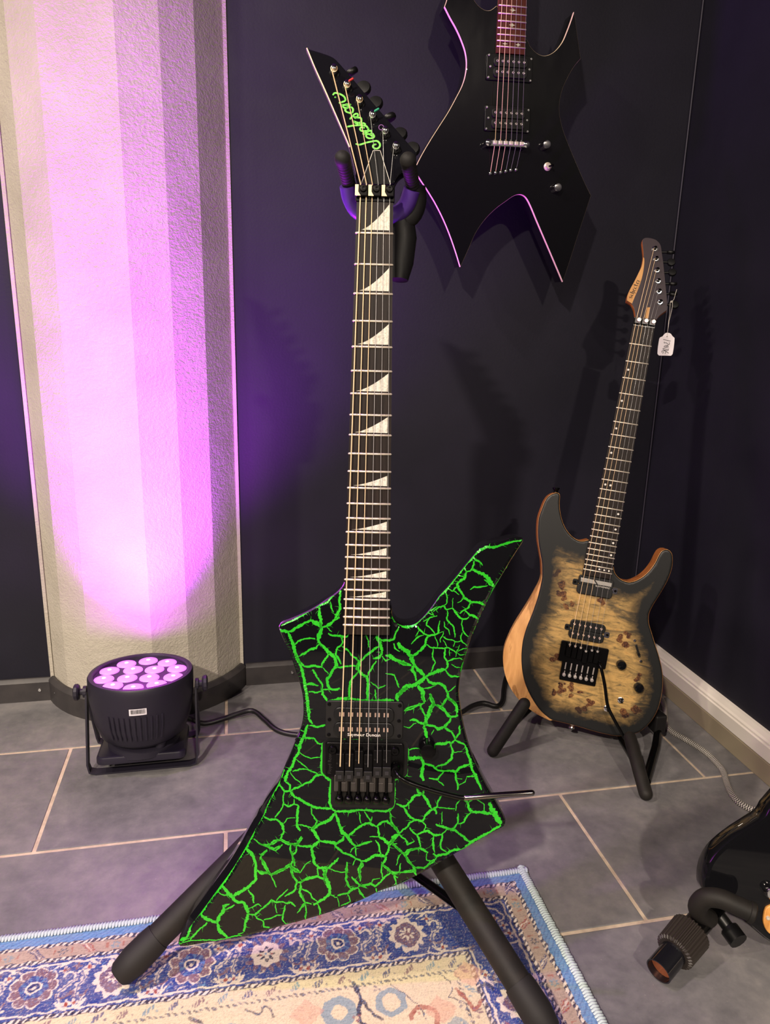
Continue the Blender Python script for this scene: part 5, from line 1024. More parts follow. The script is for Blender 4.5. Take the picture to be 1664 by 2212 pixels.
# face outline (with the forearm line) and full outline share the same vertex count
A1 = smooth_path(mm(SB1), .004, closed=False, corner=75); B2 = smooth_path(mm(SB2), .004, closed=False, corner=75)
FI = smooth_path(mm([SB1[-1]] + SFI + [SB2[0]]), .004, closed=False, corner=75)
FO_ = smooth_path(mm([SB1[-1]] + SFO + [SB2[0]]), .004, closed=False, corner=75)
def resamp(P, n):
    L = np.r_[0, np.cumsum(np.linalg.norm(np.diff(P, axis=0), axis=1))]; s = np.linspace(0, L[-1], n)
    return np.stack([np.interp(s, L, P[:, 0]), np.interp(s, L, P[:, 1])], 1)
NF = 70; FI = resamp(FI, NF); FO_ = resamp(FO_, NF)
FACE = np.vstack([A1, FI[1:-1], B2]); FULL = np.vstack([A1, FO_[1:-1], B2])
sw = np.r_[np.zeros(len(A1)), np.sin(np.linspace(0, math.pi, NF))[1:-1] ** .6, np.zeros(len(B2))]
area = np.sum(FACE[:, 0] * np.roll(FACE[:, 1], -1) - np.roll(FACE[:, 0], -1) * FACE[:, 1])
if area < 0: FACE = FACE[::-1]; FULL = FULL[::-1]; sw = sw[::-1]
n = len(FACE); one = np.ones(n); ZS = -.008; r = .003
FB = FACE
rings = [ring(inset(FB, one * .0012), ZS - .0012), ring(FB * 1.0, ZS - .004)]
rings = [ring(FACE, ZS - .0030), ring(inset(FACE + (FULL - FACE) * .55, -one * .0006), ZS - .0034 - .0045 * sw), ring(inset(FULL, -one * .0006), ZS - .0036 - .012 * sw),
         ring(inset(FULL, -one * .0006), ZS - .040), ring(inset(FULL, one * .0006), ZS - .0432), ring(inset(FULL, one * .003), ZS - .044)]
sbody = MB().loft(rings).build('body', M_SWAMP, sg, 40)
# edge-stained side strip (amber) visible round the cutaways: thin layer under the cap
# cap with dense triangulation carrying the burst and knot attributes
PI_ = inset(FACE, one * .0022)
gx = np.arange(PI_[:, 0].min(), PI_[:, 0].max(), .0024); gy = np.arange(PI_[:, 1].min(), PI_[:, 1].max(), .0024)
Qx, Qy = np.meshgrid(gx, gy); Q = np.stack([Qx.ravel(), Qy.ravel()], 1); Q = Q + rng.uniform(-.0004, .0004, Q.shape)
Q = Q[inside(Q, PI_)]; Q = Q[seg_dist(Q, PI_) > .0014]
allp = np.vstack([PI_, Q]); ne = len(PI_)
res = delaunay_2d_cdt([Vector(p) for p in allp], [(i, (i + 1) % ne) for i in range(ne)], [], 1, 1e-7)
V2, F2 = res[0], res[2]
vb = [(p.x, p.y, ZS) for p in V2]; o0 = len(vb); fb_ = [tuple(f) for f in F2]
# rim of the cap
orig = {}
for i, ids in enumerate(res[3]):
    for j in ids:
        if j < ne: orig[j] = i
rim1 = inset(FACE, one * .0006); rimv = []
for z, PP in ((ZS - .0007, rim1), (ZS - .0022, FACE), (ZS - .0034, FACE)):
    rimv.append(len(vb)); vb += [(p[0], p[1], z) for p in PP]
for i in range(ne):
    j = (i + 1) % ne
    fb_.append((orig[i], rimv[0] + i, rimv[0] + j, orig[j]))
    for a, c in ((0, 1), (1, 2)): fb_.append((rimv[a] + i, rimv[c] + i, rimv[c] + j, rimv[a] + j))
me = bpy.data.meshes.new('burl_cap'); me.from_pydata(vb, [], fb_)
bm = bmesh.new(); bm.from_mesh(me); bmesh.ops.recalc_face_normals(bm, faces=bm.faces)
if sum(f.normal.z for f in bm.faces) < 0: bmesh.ops.reverse_faces(bm, faces=bm.faces)
bm.to_mesh(me); bm.free()
VA = np.array([v.co for v in me.vertices])[:, :2]
ed = seg_dist(VA, FACE) / .085
# the burst is wider on the horns and along the rim
ed = ed * np.where(VA[:, 1] > -.50, np.clip(1 - (VA[:, 1] + .50) * 7.5, .0, 1), 1)
kn = np.zeros(len(VA))
for x, y, rr_ in SKNOT:
    for q in range(6):
        an = random.uniform(0, 6.28); ra = rr_ / 1000 * random.uniform(0, 1.1); rs_ = rr_ / 1000 * random.uniform(.3, .62)
        kn = np.maximum(kn, np.clip(1.1 - np.hypot((VA[:, 0] - x / 1000 - ra * math.cos(an)) * .8, VA[:, 1] - y / 1000 - ra * math.sin(an)) / (rs_ * 1.5), 0, 1))
for nm, arr in (('edge', np.clip(ed, 0, 1)), ('knot', kn)):
    at = me.attributes.new(nm, 'FLOAT', 'POINT'); at.data.foreach_set('value', arr.astype(np.float32))
link('burl_cap', me, M_BURL, sbody, 50)
# amber side band seen inside the cutaways and along the right rim
mrk = (sw < .02)
b = MB()
P0 = inset(FULL, -one * .0011)
for i in range(n):
    j = (i + 1) % n
    if mrk[i] and mrk[j]:
        b.add([(*P0[i], ZS - .0038), (*P0[j], ZS - .0038), (*P0[j], ZS - .041), (*P0[i], ZS - .041)], [(0, 1, 2, 3)])
b.build('stained_side', M_AMBER, sbody, 40, fix=False)
SW0, SW1, SYE = .0405, .0555, .4970
sfb = make_neck(sg, SW0, SW1, SYE, .0165, M_AMBER, M_EBONY2)
make_frets(sfb, 24, SW0, SW1, SYE)
for n_ in (3, 5, 7, 9, 15, 17, 19, 21):
    y = (fret_y(n_) + fret_y(n_ - 1)) / 2; w = board_w(y, SW0, SW1, SYE) / 2; sx = -1 if n_ < 12 else 1
    MB().lathe((sx * (w - .0075), y, -.0012), (0, 0, 1), [(.0021, 0), (.0021, .0006)], 14).build('dot_inlay', M_WHITEDOT, sfb, 30)
for x in (-.0165, -.0065):
    MB().lathe((x, (fret_y(12) + fret_y(11)) / 2, -.0012), (0, 0, 1), [(.0021, 0), (.0021, .0006)], 14).build('dot_inlay', M_WHITEDOT, sfb, 30)
for x in (.0025, .0120, .0210):
    MB().lathe((x, (fret_y(24) + fret_y(23)) / 2, -.0012), (0, 0, 1), [(.0018, 0), (.0018, .0006)], 14).build('dot_inlay', M_WHITEDOT, sfb, 30)
locking_nut(sg, .0415, .0, .0150, mat('bright_nut_screw', lin(226, 206, 196), .3, metal=.5), M_BLACKM)
TS = math.radians(11); HS = Matrix.Translation((0, 0, -.006)) @ Matrix.Rotation(-TS, 4, 'X')
sq = lambda L: [(x / 1000, y / 1000 / math.cos(TS)) for x, y in L]
shs = plate('headstock', sq(SHEAD), -.0130, -.0012, .0016, M_AMBER, sg, step=.003); shs.matrix_local = HS
vn = plate('face_veneer', sq(SHEAD), -.0014, 0, .0005, M_SMOKE, shs, step=.003)
plate('bare_wood_patch', sq(SWOOD), -.0003, .00025, 0, M_SWAMP, shs, step=.003)
plate('truss_rod_slot', sq([(1.4, 39.9), (7.3, 40.8), (6.9, 18.2), (0.4, 17.9)]), -.0002, .0003, 0, M_SWAMP, shs)
# blackletter logo drawn with a broad nib
LET = dict(s=[[(.45, .9), (.1, .85), (.1, .6), (.42, .45), (.42, .12), (.05, .1)]], c=[[(.45, .85), (.12, .75), (.1, .2), (.42, .1)]],
           h=[[(.1, 1.45), (.1, 0)], [(.1, .8), (.4, .9), (.42, .2), (.3, -.35)]], e=[[(.1, .5), (.42, .7), (.3, .92), (.1, .75), (.1, .2), (.42, .1)]],
           t=[[(.2, 1.35), (.18, .2), (.4, .08)], [(.02, .88), (.42, .88)]], r=[[(.12, .9), (.12, 0)], [(.12, .75), (.4, .92)]])
b = MB(); p0 = Vector((-.0300, .0535)); p1 = Vector((-.0188, .0960)); dr = (p1 - p0).normalized(); nr = Vector((-dr.y, dr.x)); step_ = (p1 - p0).length / 8; hgt = .0062
for k, ch in enumerate('schecter'):
    for s in LET[ch]:
        b.ribbon([tuple(p0 + dr * (k * step_ + q[0] * step_ * 1.7) + nr * q[1] * hgt) for q in s], .0007, .00035, nib=tuple(dr * .0016 + nr * .0009))
b.ribbon([tuple(p0 + dr * step_ * 3.2 - nr * .0014), tuple(p0 + dr * step_ * 7.6 - nr * .0014)], .0004, .00035)
b.build('logo_lettering', M_INK, shs, None, fix=False)
spo = [(-1, 160.5), (4.3, 140.2), (9.4, 117.4), (14.5, 95.4), (19.3, 74.7), (24.3, 53.5)]
skn = [(33.2, 166.9), (37.3, 146.3), (42.0, 125.8), (46.3, 102.8), (49.7, 82.4), (55.6, 60.1)]
hs_ = lambda x, y, z=0.0: HS @ Vector((x / 1000, y / 1000 / math.cos(TS), z))
sp = []
for k in range(6):
    tu = tuner(sg, hs_(*spo[k]), hs_(*spo[k], .0085), hs_(skn[k][0], skn[k][1], -.016), M_CHROME, M_BLACKP, hm=M_BLACKM, rot=[.2, 1.35, 1.3, .3, .6, 1.3][k], br=.0082)
    xn = -.0165 + .0066 * k; xb = -.0275 + .011 * k
    sp.append([hs_(spo[k][0] - 2.4, spo[k][1] - 1, .005), (xn, .015, .0018), (xn, 0, .0010), (xb, -.643, .0065)])
make_strings(sg, sp, .62)
# sustainer pickup at the neck, humbucker at the bridge
npk = thing_part('neck_pickup', sg)
plate('pickup_case', rrect(-.0330, .0352, -.5165, -.4985, .004), ZS - .004, ZS + .0065, .001, M_BLACKS, npk)
plate('pickup_case', rrect(-.0330, .0362, -.5355, -.5162, .006), ZS - .004, ZS + .0055, .001, M_BLACKS, npk)
MS = mat('brushed_silver_blade', (0.50, 0.47, 0.44), .38, metal=.85)
for q in ([(-28.9, -503.8), (-4.1, -503.8), (2.5, -511.6), (-28.9, -511.6)], [(-1.4, -503.8), (31.2, -503.8), (31.2, -511.6), (5.3, -511.6)]):
    plate('blade', mm(q), ZS + .0063, ZS + .0072, .0003, MS, npk)
text_mesh('lettering', 'SUSTAINIAC', .0042, M_WHITEP, npk, (.001, -.5162, ZS + .0067), width=.0285)
bpk = humbucker(sg, -.0330, .0362, -.5890, -.6262, ZS + .006, mat('rose_pole_screws', lin(206, 176, 166), .3, metal=.7), name='bridge_pickup')
for pk_, x, y, mt in ((npk, -.0375, -.5150, M_BLACKP), (npk, .0405, -.5185, M_CHROME), (bpk, -.0365, -.6070, M_BLACKP), (bpk, .0410, -.6080, M_CHROME)):
    e_ = plate('mounting_ear', rrect(x - .0055, x + .0055, y - .006, y + .006, .003), ZS - .002, ZS + .0012, .0004, mt, pk_)
    screw(e_, (x + (.001 if x > 0 else -.001), y, ZS + .001), (0, 0, 1), .0026, M_BLACKM)
sbr = thing_part('tremolo_bridge', sg)
plate('base_plate', rrect(-.0435, .0500, -.6760, -.6345, .003), ZS, ZS + .006, .001, M_BLACKM, sbr)
plate('base_plate', rrect(-.0345, .0370, -.7135, -.6740, .002), ZS, ZS + .0055, .001, M_BLACKM, sbr)
MSC = mat('pale_screw_tips', lin(190, 182, 178), .35, metal=.6)
for k in range(6):
    x = -.0275 + .011 * k; y = [-.638, -.639, -.640, -.645, -.641, -.641][k]
    sd = MB().box((x, y - .012, ZS + .0095), (.0098, .026, .007)).build('saddle', M_BLACKM, sbr, None, bevel=.0009)
    screw(sd, (x, y - .001, ZS + .0128), (0, 0, 1), .0024, MSC)
    MB().tube([(x, -.676, ZS + .009), (x, -.690, ZS + .0085)], .0014, 8).build('clamp_screw', MSC, sd, 60)
    ft = MB().lathe((x, -.7000, ZS + .005), (0, -.2, 1), [(.0026, 0), (.0036, .003), (.0034, .007), (.0016, .0078)], 14).build('fine_tuner', MSC, sbr, 40)
    MB().tube([(x, -.6985, ZS + .0105), (x, -.6925, ZS + .0105)], .0011, 8).build('tuner_stem', MSC, ft, 60)
sarm = catm([(.0360, -.664, ZS + .006), (.0362, -.6665, .010), (.0440, -.684, .0115), (.0525, -.7065, .012), (.0615, -.7355, .0135), (.0672, -.7475, .015), (.080, -.765, .018), (.0945, -.783, .020), (.1085, -.800, .022)], .004)
MB().tube(sarm, .0032, 10).build('tremolo_arm', M_BLACKM, sbr, 50)
for x, y in ((.0787, -.6605), (.1196, -.6985)): knob(sg, x, y, ZS, .0098, .013, M_GLOSS)
for x, y in ((.0910, -.7313), (.0678, -.7534)):
    tg_ = MB().lathe((x, y, ZS), (0, 0, 1), [(.0062, 0), (.0062, .0012), (.0045, .002), (.0030, .002)], 18).build('mini_switch', M_CHROME, sg, 40)
    MB().tube([(x, y, ZS + .001), (x + .0012, y - .0018, ZS + .010)], [.0012, .0018], 8).build('switch_bat', M_BLACKM, tg_, 50)
bl = MB().box((.1055, -.6275, ZS + .0002), (.0042, .026, .0008), Matrix.Rotation(math.radians(26), 3, 'Z')).build('blade_switch', M_BLACKP, sg, None)
for x, y in ((.0960, -.6085), (.1150, -.6467)): screw(bl, (x, y, ZS), (0, 0, 1), .0032)
for x, y in ((.1005, -.6170), (.1110, -.6385)): screw(bl, (x, y, ZS), (0, 0, 1), .0016)
MB().tube([(.1055, -.630, ZS), (.1062, -.632, ZS + .011)], [.002, .003], 8).build('switch_tip', M_BLACKP, bl, 50)
MB().lathe((.0117, -.8030, -.030), (0, -1, 0), [(.006, 0), (.004, .004), (.0068, .009), (.0068, .011)], 14).build('strap_button', M_CHROME, sg, 40)
MB().lathe((-.1045, -.3480, -.030), (-.1, 1, 0), [(.006, 0), (.004, .005), (.0072, .010), (.0072, .012)], 14).build('strap_button', M_BLACKM, sg, 40)

# price tag hanging from the lowest tuner
KT = Vector((0.86458193, 1.36922292, 0.87990351)); tn = Vector((-0.52437508, -0.85148739, 0)); tx = Vector((0.85148739, -0.52437508, 0))
TMW = Matrix(((tx.x, 0, tn.x, KT.x + tn.x * .012), (tx.y, 0, tn.y, KT.y + tn.y * .012), (0, 1, 0, KT.z), (0, 0, 0, 1)))
tg = thing('price_tag', 'white card price tag on thread hanging from the burl guitar headstock', 'tag', TMW)
plate('card', mm(TAG), -.0003, .0003, 0, M_PAPER, tg, step=.002)
b = MB()
for s in TWR: b.ribbon(catm(mm(s), .0007), .00095, .0004)
b.build('handwritten_price', M_INK, tg, None, fix=False)
MB().disc((-.0096, -.0657, .00042), .0011, 12).build('punch_hole', M_INK, tg, None)
b = MB()
for s in TSTR: b.tube([(x / 1000, y / 1000, .0006 + .0004 * (i % 2)) for i, (x, y) in enumerate(s)], .00042, 6)
c_ = (-.0087, .0010)
b.tube([(c_[0] + .002 * math.cos(a), c_[1] + .0014 * math.sin(a), -.003 * math.sin(a * .5)) for a in np.linspace(0, 6.2, 14)], .0006, 6)
b.build('thread', M_STRINGW, tg, 60)

# low floor stand under the burl guitar
ss = thing('guitar_stand', 'low black floor stand with padded arms carrying the burl top guitar', 'stand', Matrix.Translation((.70, 1.25, 0)))
SS0 = Vector((.70, 1.25, 0))
def s2(b, name, m, **k_): b.xf(lambda p: p - SS0); return b.build(name, m, ss, **k_)
s2(MB().capsule((.4895, 1.2245, .0125), (.5545, 1.2400, .1010), .0122, 18), 'padded_arm', M_FOAM, smooth=60)
s2(MB().capsule((.7185, 1.0475, .0125), (.7380, 1.1480, .0630), .0122, 18), 'padded_arm', M_FOAM, smooth=60)
s2(MB().tube([(.523, 1.234, .055), (.600, 1.330, .030), (.690, 1.400, .045)], .0085, 12), 'cradle_bar', M_BLACKM, smooth=50)
s2(MB().tube([(.7300, 1.100, .036), (.765, 1.215, .014), (.800, 1.340, .045)], .0085, 12), 'cradle_bar', M_BLACKM, smooth=50)
s2(MB().tube([(.690, 1.400, .045), (.745, 1.385, .075), (.800, 1.340, .045)], .011, 12), 'hinge_bar', M_BLACKM, smooth=50)
s2(MB().tube([(.800, 1.340, .045), (.850, 1.225, .050), (.815, 1.175, .018), (.742, 1.085, .010)], .0085, 12), 'rear_leg', M_BLACKM, smooth=50)
s2(MB().tube([(.690, 1.400, .045), (.640, 1.470, .008)], .0085, 12), 'rear_leg', M_BLACKM, smooth=50)
s2(MB().box((.836, 1.212, .052), (.026, .030, .040)), 'hinge_block', M_BLACKS, smooth=None, bevel=.004)
# ------------------------------------------------------------------ black guitar hanging on the back wall
WO = (0.52218236, 1.48382358, 1.81784077)
WM = ((0.99978314, -0.02082483, 0.0), (0.0, 0.0, -1.0), (0.02082483, 0.99978314, 0.0))
WMW = frame(WM, WO)
wg = thing('electric_guitar', 'all black pointed electric guitar with cream edge binding hanging on the back wall', 'guitar', WMW)
ZW = -.008
wb, WP = solid_body(WBODY, ZW, .042, wg, M_GLOSS, r=.0012, corner=40)
nW = len(WP); oW = np.ones(nW); Wq = inset(WP, -oW * .0003)
MB().loft([ring(inset(WP, oW * .0003), ZW - .0004), ring(Wq, ZW - .0012), ring(Wq, ZW - .0062), ring(inset(WP, oW * .0006), ZW - .0064)], False, False).build('binding', M_CREAM, wb, 40)
WW0, WW1, WYE = .0425, .0565, .4965
wfb = make_neck(wg, WW0, WW1, WYE, .0175, M_SWAMP, M_ROSE)
make_frets(wfb, 24, WW0, WW1, WYE)
def dia(x, y, s=1.0, m=M_PEARL):
    q = np.array([(x - .0065 * s, y), (x - .0015 * s, y - .0012 * s), (x, y - .0042 * s), (x + .0015 * s, y - .0012 * s), (x + .0065 * s, y), (x + .0015 * s, y + .0012 * s), (x, y + .0042 * s), (x - .0015 * s, y + .0012 * s)])
    MB().loft([ring(q, -.0014), ring(q, -.00075)]).build('diamond_inlay', m, wfb, None)
for n_ in (3, 5, 7, 9, 15, 17, 19, 21): dia(0, (fret_y(n_) + fret_y(n_ - 1)) / 2)
for n_ in (12, 24):
    for x in (-.0125, .0135): dia(x, (fret_y(n_) + fret_y(n_ - 1)) / 2, .85)
whs = plate('headstock', mm([(-21, 2), (-24, 30), (-46, 70), (-40, 120), (-70, 175), (-30, 150), (-5, 165), (20, 140), (32, 90), (27, 30), (21, 2)]), -.016, -.003, .002, M_GLOSS, wg, step=.004)
MB().box((0, .002, -.0015), (.043, .004, .006)).build('nut', M_CREAM, wg, None, bevel=.0006)
wthr = [(-29.5, -704.2), (-18.9, -702.7), (-8.3, -701.3), (2.3, -699.1), (12.3, -696.8), (23.3, -695.5)]
wpo = [(-40, 128), (-30, 108), (-22, 88), (14, 118), (20, 96), (20, 72)]
sp = []
for k in range(6):
    xn = -.0175 + .007 * k; xb = -.0280 + .0108 * k + .001
    tuner(wg, (wpo[k][0] / 1000, wpo[k][1] / 1000, -.003), (wpo[k][0] / 1000, wpo[k][1] / 1000, .006), (wpo[k][0] / 1000 + (-.03 if k < 3 else .03), wpo[k][1] / 1000, -.012), M_CHROME, M_CHROME)
    sp.append([(wpo[k][0] / 1000, wpo[k][1] / 1000, .003), (xn, .002, .0015), (xb, -.6505, .0075), (wthr[k][0] / 1000, wthr[k][1] / 1000, ZW + .001)])
    MB().lathe((wthr[k][0] / 1000, wthr[k][1] / 1000, ZW), (0, 0, 1), [(.0036, 0), (.0036, .001), (.0026, .0026), (.0010, .0030)], 14).build('string_ferrule', M_CHROME, wg, 40)
make_strings(wg, sp, .8)
MBK = mat('gloss_black_plastic', lin(9, 9, 11), .35, spec=.25)
MPS = mat('pale_pole_screws', lin(196, 184, 180), .3, metal=.7)
for y0, scs, nm in ((-.5195, [(-41.5, -500.3), (-38.1, -519.2), (-41.4, -537.6), (42.4, -502.2), (39.5, -520.1), (42.7, -538.9)], 'neck_pickup'),
                    (-.6070, [(-41.9, -588.6), (-38.5, -607.0), (-41.9, -626.0), (41.7, -589.9), (39.8, -607.6), (42.0, -627.1)], 'bridge_pickup')):
    ringo = plate(nm + '_ring', rrect(-.0455, .0460, y0 - .0225, y0 + .0225, .003), ZW, ZW + .0035, .0008, MBK, wg)
    for x, y in scs: screw(ringo, (x / 1000, y / 1000, ZW + .0034), (0, 0, 1), .0023)
    hb = humbucker(wg, -.0325, .0345, y0 + .0178, y0 - .0178, ZW + .007, MPS, name=nm)
    MB().box((.002, y0 - .0160, ZW + .0071), (.026, .0007, .0002)).build('name_line', M_EMBOSS, hb, None)
wbr = thing_part('bridge', wg)
for x in (-.0405, .0365):
    MB().lathe((x, -.6525, ZW), (0, 0, 1), [(.0052, 0), (.0052, .012), (.0062, .013), (.0062, .0175), (.004, .019)], 18).build('bridge_post', M_CHROME, wbr, 40)
plate('bridge_bar', rrect(-.0420, .0380, -.6580, -.6470, .005), ZW + .006, ZW + .0150, .0012, M_CHROME, wbr)
for k in range(6):
    MB().box((-.0270 + .0108 * k, -.6512, ZW + .0150), (.0070, .0065, .0035)).build('saddle', M_NICKEL, wbr, None, bevel=.0008)
    MB().lathe((-.0270 + .0108 * k, -.6465, ZW + .0115), (0, 1, 0), [(.0022, 0), (.0022, .0014)], 10).build('intonation_screw', M_CHROME, wbr, 40)
for x, y in ((.0798, -.6495), (.1080, -.7260)): knob(wg, x, y, ZW, .0088, .0140, M_CHROME)
tg_ = MB().lathe((.0885, -.6870, ZW), (0, 0, 1), [(.0078, 0), (.0078, .0015), (.0055, .0022), (.0048, .006), (.003, .006)], 20).build('toggle_switch', M_NICKEL, wg, 40)
MB().tube([(.0885, -.6870, ZW + .004), (.0945, -.6868, ZW + .014)], [.0014, .0022], 8).build('switch_bat', M_BLACKM, tg_, 50)
# wall hanger above the frame
wh = thing('wall_hanger', 'black wall hanger holding the black pointed guitar by its neck', 'hanger', Matrix.Translation((.522, 1.604, 1.86)))
plate('back_plate', rrect(-.022, .022, -.05, .05, .006), 0, .008, .001, M_BLACKS, wh).rotation_euler = (math.pi / 2, 0, 0)
MB().tube([(0, -.004, 0), (0, -.075, 0)], .008, 12).build('stem', M_BLACKM, wh, 50)
MB().tube(catm([(-.032, -.165, .012), (-.034, -.12, .004), (-.026, -.09, 0), (0, -.076, 0), (.026, -.09, 0), (.034, -.12, .004), (.032, -.165, .012)], .006), .0065, 12).build('fork', M_RUBBER, wh, 50)
# ------------------------------------------------------------------ LED uplighter at the foot of the column
PC = Vector((-.181, 1.335, .148)); TLT = math.radians(5)        # pivot centre; leans a little towards the column
PMW = Matrix.Translation(PC) @ Matrix.Rotation(-TLT, 4, 'X') @ Matrix.Rotation(0, 4, 'Z')
pl = thing('stage_uplighter', 'round black LED uplighter glowing magenta on the floor before the column', 'lamp', Matrix.Translation((PC.x, PC.y, 0)))
up = Matrix.Translation((0, 0, PC.z)) @ Matrix.Rotation(-TLT, 4, 'X')
def pb(b, name, m, par=None, tilt=True, **k_):
    if tilt: b.xf(lambda p: up @ p)
    return b.build(name, m, par or pl, **k_)
Rb = .0955
case = pb(MB().lathe((0, 0, 0), (0, 0, 1), [(.02, -.098), (.060, -.094), (.078, -.080), (.0885, -.050), (.0945, -.010), (Rb, .018), (Rb, .030), (.0935, .0335), (.0875, .0340), (.0850, .0318), (.0845, .0265), (.0835, .0258), (.002, .0258)], 56), 'lamp_case', M_CASE, smooth=35)
# LEDs: ten round the rim, four inside
leds = [(.066 * math.cos(2 * math.pi * (k + .35) / 10), .066 * math.sin(2 * math.pi * (k + .35) / 10)) for k in range(10)] + [(.0285 * math.cos(math.pi / 2 * k + .65), .0285 * math.sin(math.pi / 2 * k + .65)) for k in range(4)]
LC = [(.60, .004, 1.0), (.34, .01, 1.0), (.80, .006, .95), (.50, .004, 1.0)]
for k, (x, y) in enumerate(leds):
    le = pb(MB().lathe((x, y, .0262), (0, 0, 1), [(.0182, 0), (.0182, .0012), (.0172, .0026), (.0110, .0036), (.0004, .0040)], 24), 'led_lens', M_LED, case, smooth=60)
    pb(MB().lathe((x, y, .0301), (0, 0, 1), [(.0036, 0), (.0030, .0006), (.0002, .0008)], 10), 'led_chip', M_LEDC, le, smooth=60)
    for nm, deg, blend, pw in (('led_beam', 34 + 4 * (k % 3), .8, 2.2), ('led_spill', 108, .9, 2.4)):
        ld = bpy.data.lights.new(nm, 'SPOT'); ld.energy = LED_POWER * pw; ld.color = LC[k % 4] if nm == 'led_beam' else (LC[k % 4][0], .022, LC[k % 4][2]); ld.spot_size = math.radians(deg); ld.spot_blend = blend; ld.shadow_soft_size = .008
        lo = bpy.data.objects.new(nm, ld); COL.objects.link(lo); lo.parent = pl
        lo.matrix_local = up @ Matrix.Translation((x, y, .034)) @ Matrix.Rotation(math.radians(180), 4, 'X')
for k in (0, 2, 4, 6, 8):            # stray light scattered sideways by the lenses
    x, y = leds[k]
    ld = bpy.data.lights.new('led_scatter', 'SPOT'); ld.energy = LED_POWER * .12; ld.color = LC[0]; ld.spot_size = math.radians(176); ld.spot_blend = .5; ld.shadow_soft_size = .012
    lo = bpy.data.objects.new('led_scatter', ld); COL.objects.link(lo); lo.parent = pl
    lo.matrix_local = up @ Matrix.Translation((x, y, .0345)) @ Matrix.Rotation(math.radians(180), 4, 'X')
# vent panel with slots and the bottom tray
for k in range(11):
    a = math.radians(-90 - 2 + (k - 5) * 6.0)
    z1 = -.018
    pth = [(.0935 * math.cos(a), .0935 * math.sin(a), z1), (.0915 * math.cos(a), .0915 * math.sin(a), -.040), (.0845 * math.cos(a), .0845 * math.sin(a), -.066)]
    pb(MB().tube(pth, .0019, 6), 'vent_rib', M_CASE, case, smooth=50)
pb(MB().lathe((0, 0, -.097), (0, 0, -1), [(.060, 0), (.066, .004), (.066, .016), (.060, .020)], 40), 'rear_housing', M_CASE, smooth=35)
tray = [(-.078, -.058), (.078, -.058), (.078, .06), (-.078, .06)]
o = plate('bottom_tray', rrect(-.080, .080, -.060, .062, .014), -.122, -.106, .004, mat('purple_lit_black_plastic', lin(28, 24, 38), .35), pl); o.matrix_local = up  # dark tray; the purple light falling on it is mixed into its colour
# barcode sticker on the front of the case
st_b = MB(); n = 9
for i in range(n):
    a = math.radians(-90 - 9 + 18 * i / (n - 1) + 2)
    for z in (-.0005, -.0125): st_b.v.append((.0957 * math.cos(a), .0957 * math.sin(a), z))
for i in range(n - 1): st_b.f.append((2 * i, 2 * i + 1, 2 * i + 3, 2 * i + 2))
stk = pb(st_b, 'barcode_sticker', M_STICK, case, smooth=60)
bars = MB(); a0 = -97 + 1.4; x = 0
while x < 15.2:
    w = random.choice((.16, .22, .34)); 
    aa = [math.radians(a0 + x), math.radians(a0 + x + w)]
    bars.add([(.0960 * math.cos(aa[0]), .0960 * math.sin(aa[0]), -.0016), (.0960 * math.cos(aa[1]), .0960 * math.sin(aa[1]), -.0016), (.0960 * math.cos(aa[1]), .0960 * math.sin(aa[1]), -.0096), (.0960 * math.cos(aa[0]), .0960 * math.sin(aa[0]), -.0088)], [(0, 1, 2, 3)])
    x += w + random.choice((.14, .2, .3))
x = 0
while x < 15:
    aa = [math.radians(a0 + x), math.radians(a0 + x + .35)]
    bars.add([(.0960 * math.cos(aa[0]), .0960 * math.sin(aa[0]), -.0096), (.0960 * math.cos(aa[1]), .0960 * math.sin(aa[1]), -.0096), (.0960 * math.cos(aa[1]), .0960 * math.sin(aa[1]), -.0101), (.0960 * math.cos(aa[0]), .0960 * math.sin(aa[0]), -.0101)], [(0, 1, 2, 3)]); x += .62
pb(bars, 'printed_bars', M_INK, stk, smooth=None, fix=False)
# double bracket and hand screws
def bracket(yf, zt, name):
    w = .099; path = [(-w, 0, zt), (-w, yf, .020), (-w + .003, yf, .006), (-w + .014, yf, .0022), (-.012, yf, .0022), (.012, yf, .0022), (w - .014, yf, .0022), (w - .003, yf, .006), (w, yf, .020), (w, 0, zt)]
    rr = []
    P = [Vector(p) for p in path]
    for i, p in enumerate(P):
        a = P[max(i - 1, 0)]; c = P[min(i + 1, len(P) - 1)]; t = (c - a).normalized(); Yv = Vector((0, 1, 0)); nn = t.cross(Yv).normalized(); bb = nn.cross(t).normalized()
        rr.append([tuple(p + bb * sx * .009 + nn * sz * .0016) for sx, sz in ((-1, -1), (1, -1), (1, 1), (-1, 1))])
    return MB().loft(rr).build(name, M_CASE, pl, 30)
bracket(-.040, PC.z, 'front_bracket'); bracket(.062, PC.z, 'rear_bracket')
for sx in (-1, 1):
    k_ = MB().lathe((sx * .0985, 0, PC.z), (sx, 0, 0), [(.011, 0), (.011, .006), (.006, .007), (.006, .012), (.013, .013), (.0155, .016), (.0155, .021), (.012, .023)], 12).build('hand_screw', M_CASE, pl, 25)
MB().capsule((.028, -.050, .040), (.034, -.053, .062), .011, 14).build('cable_gland', M_CASE, pl, 50)
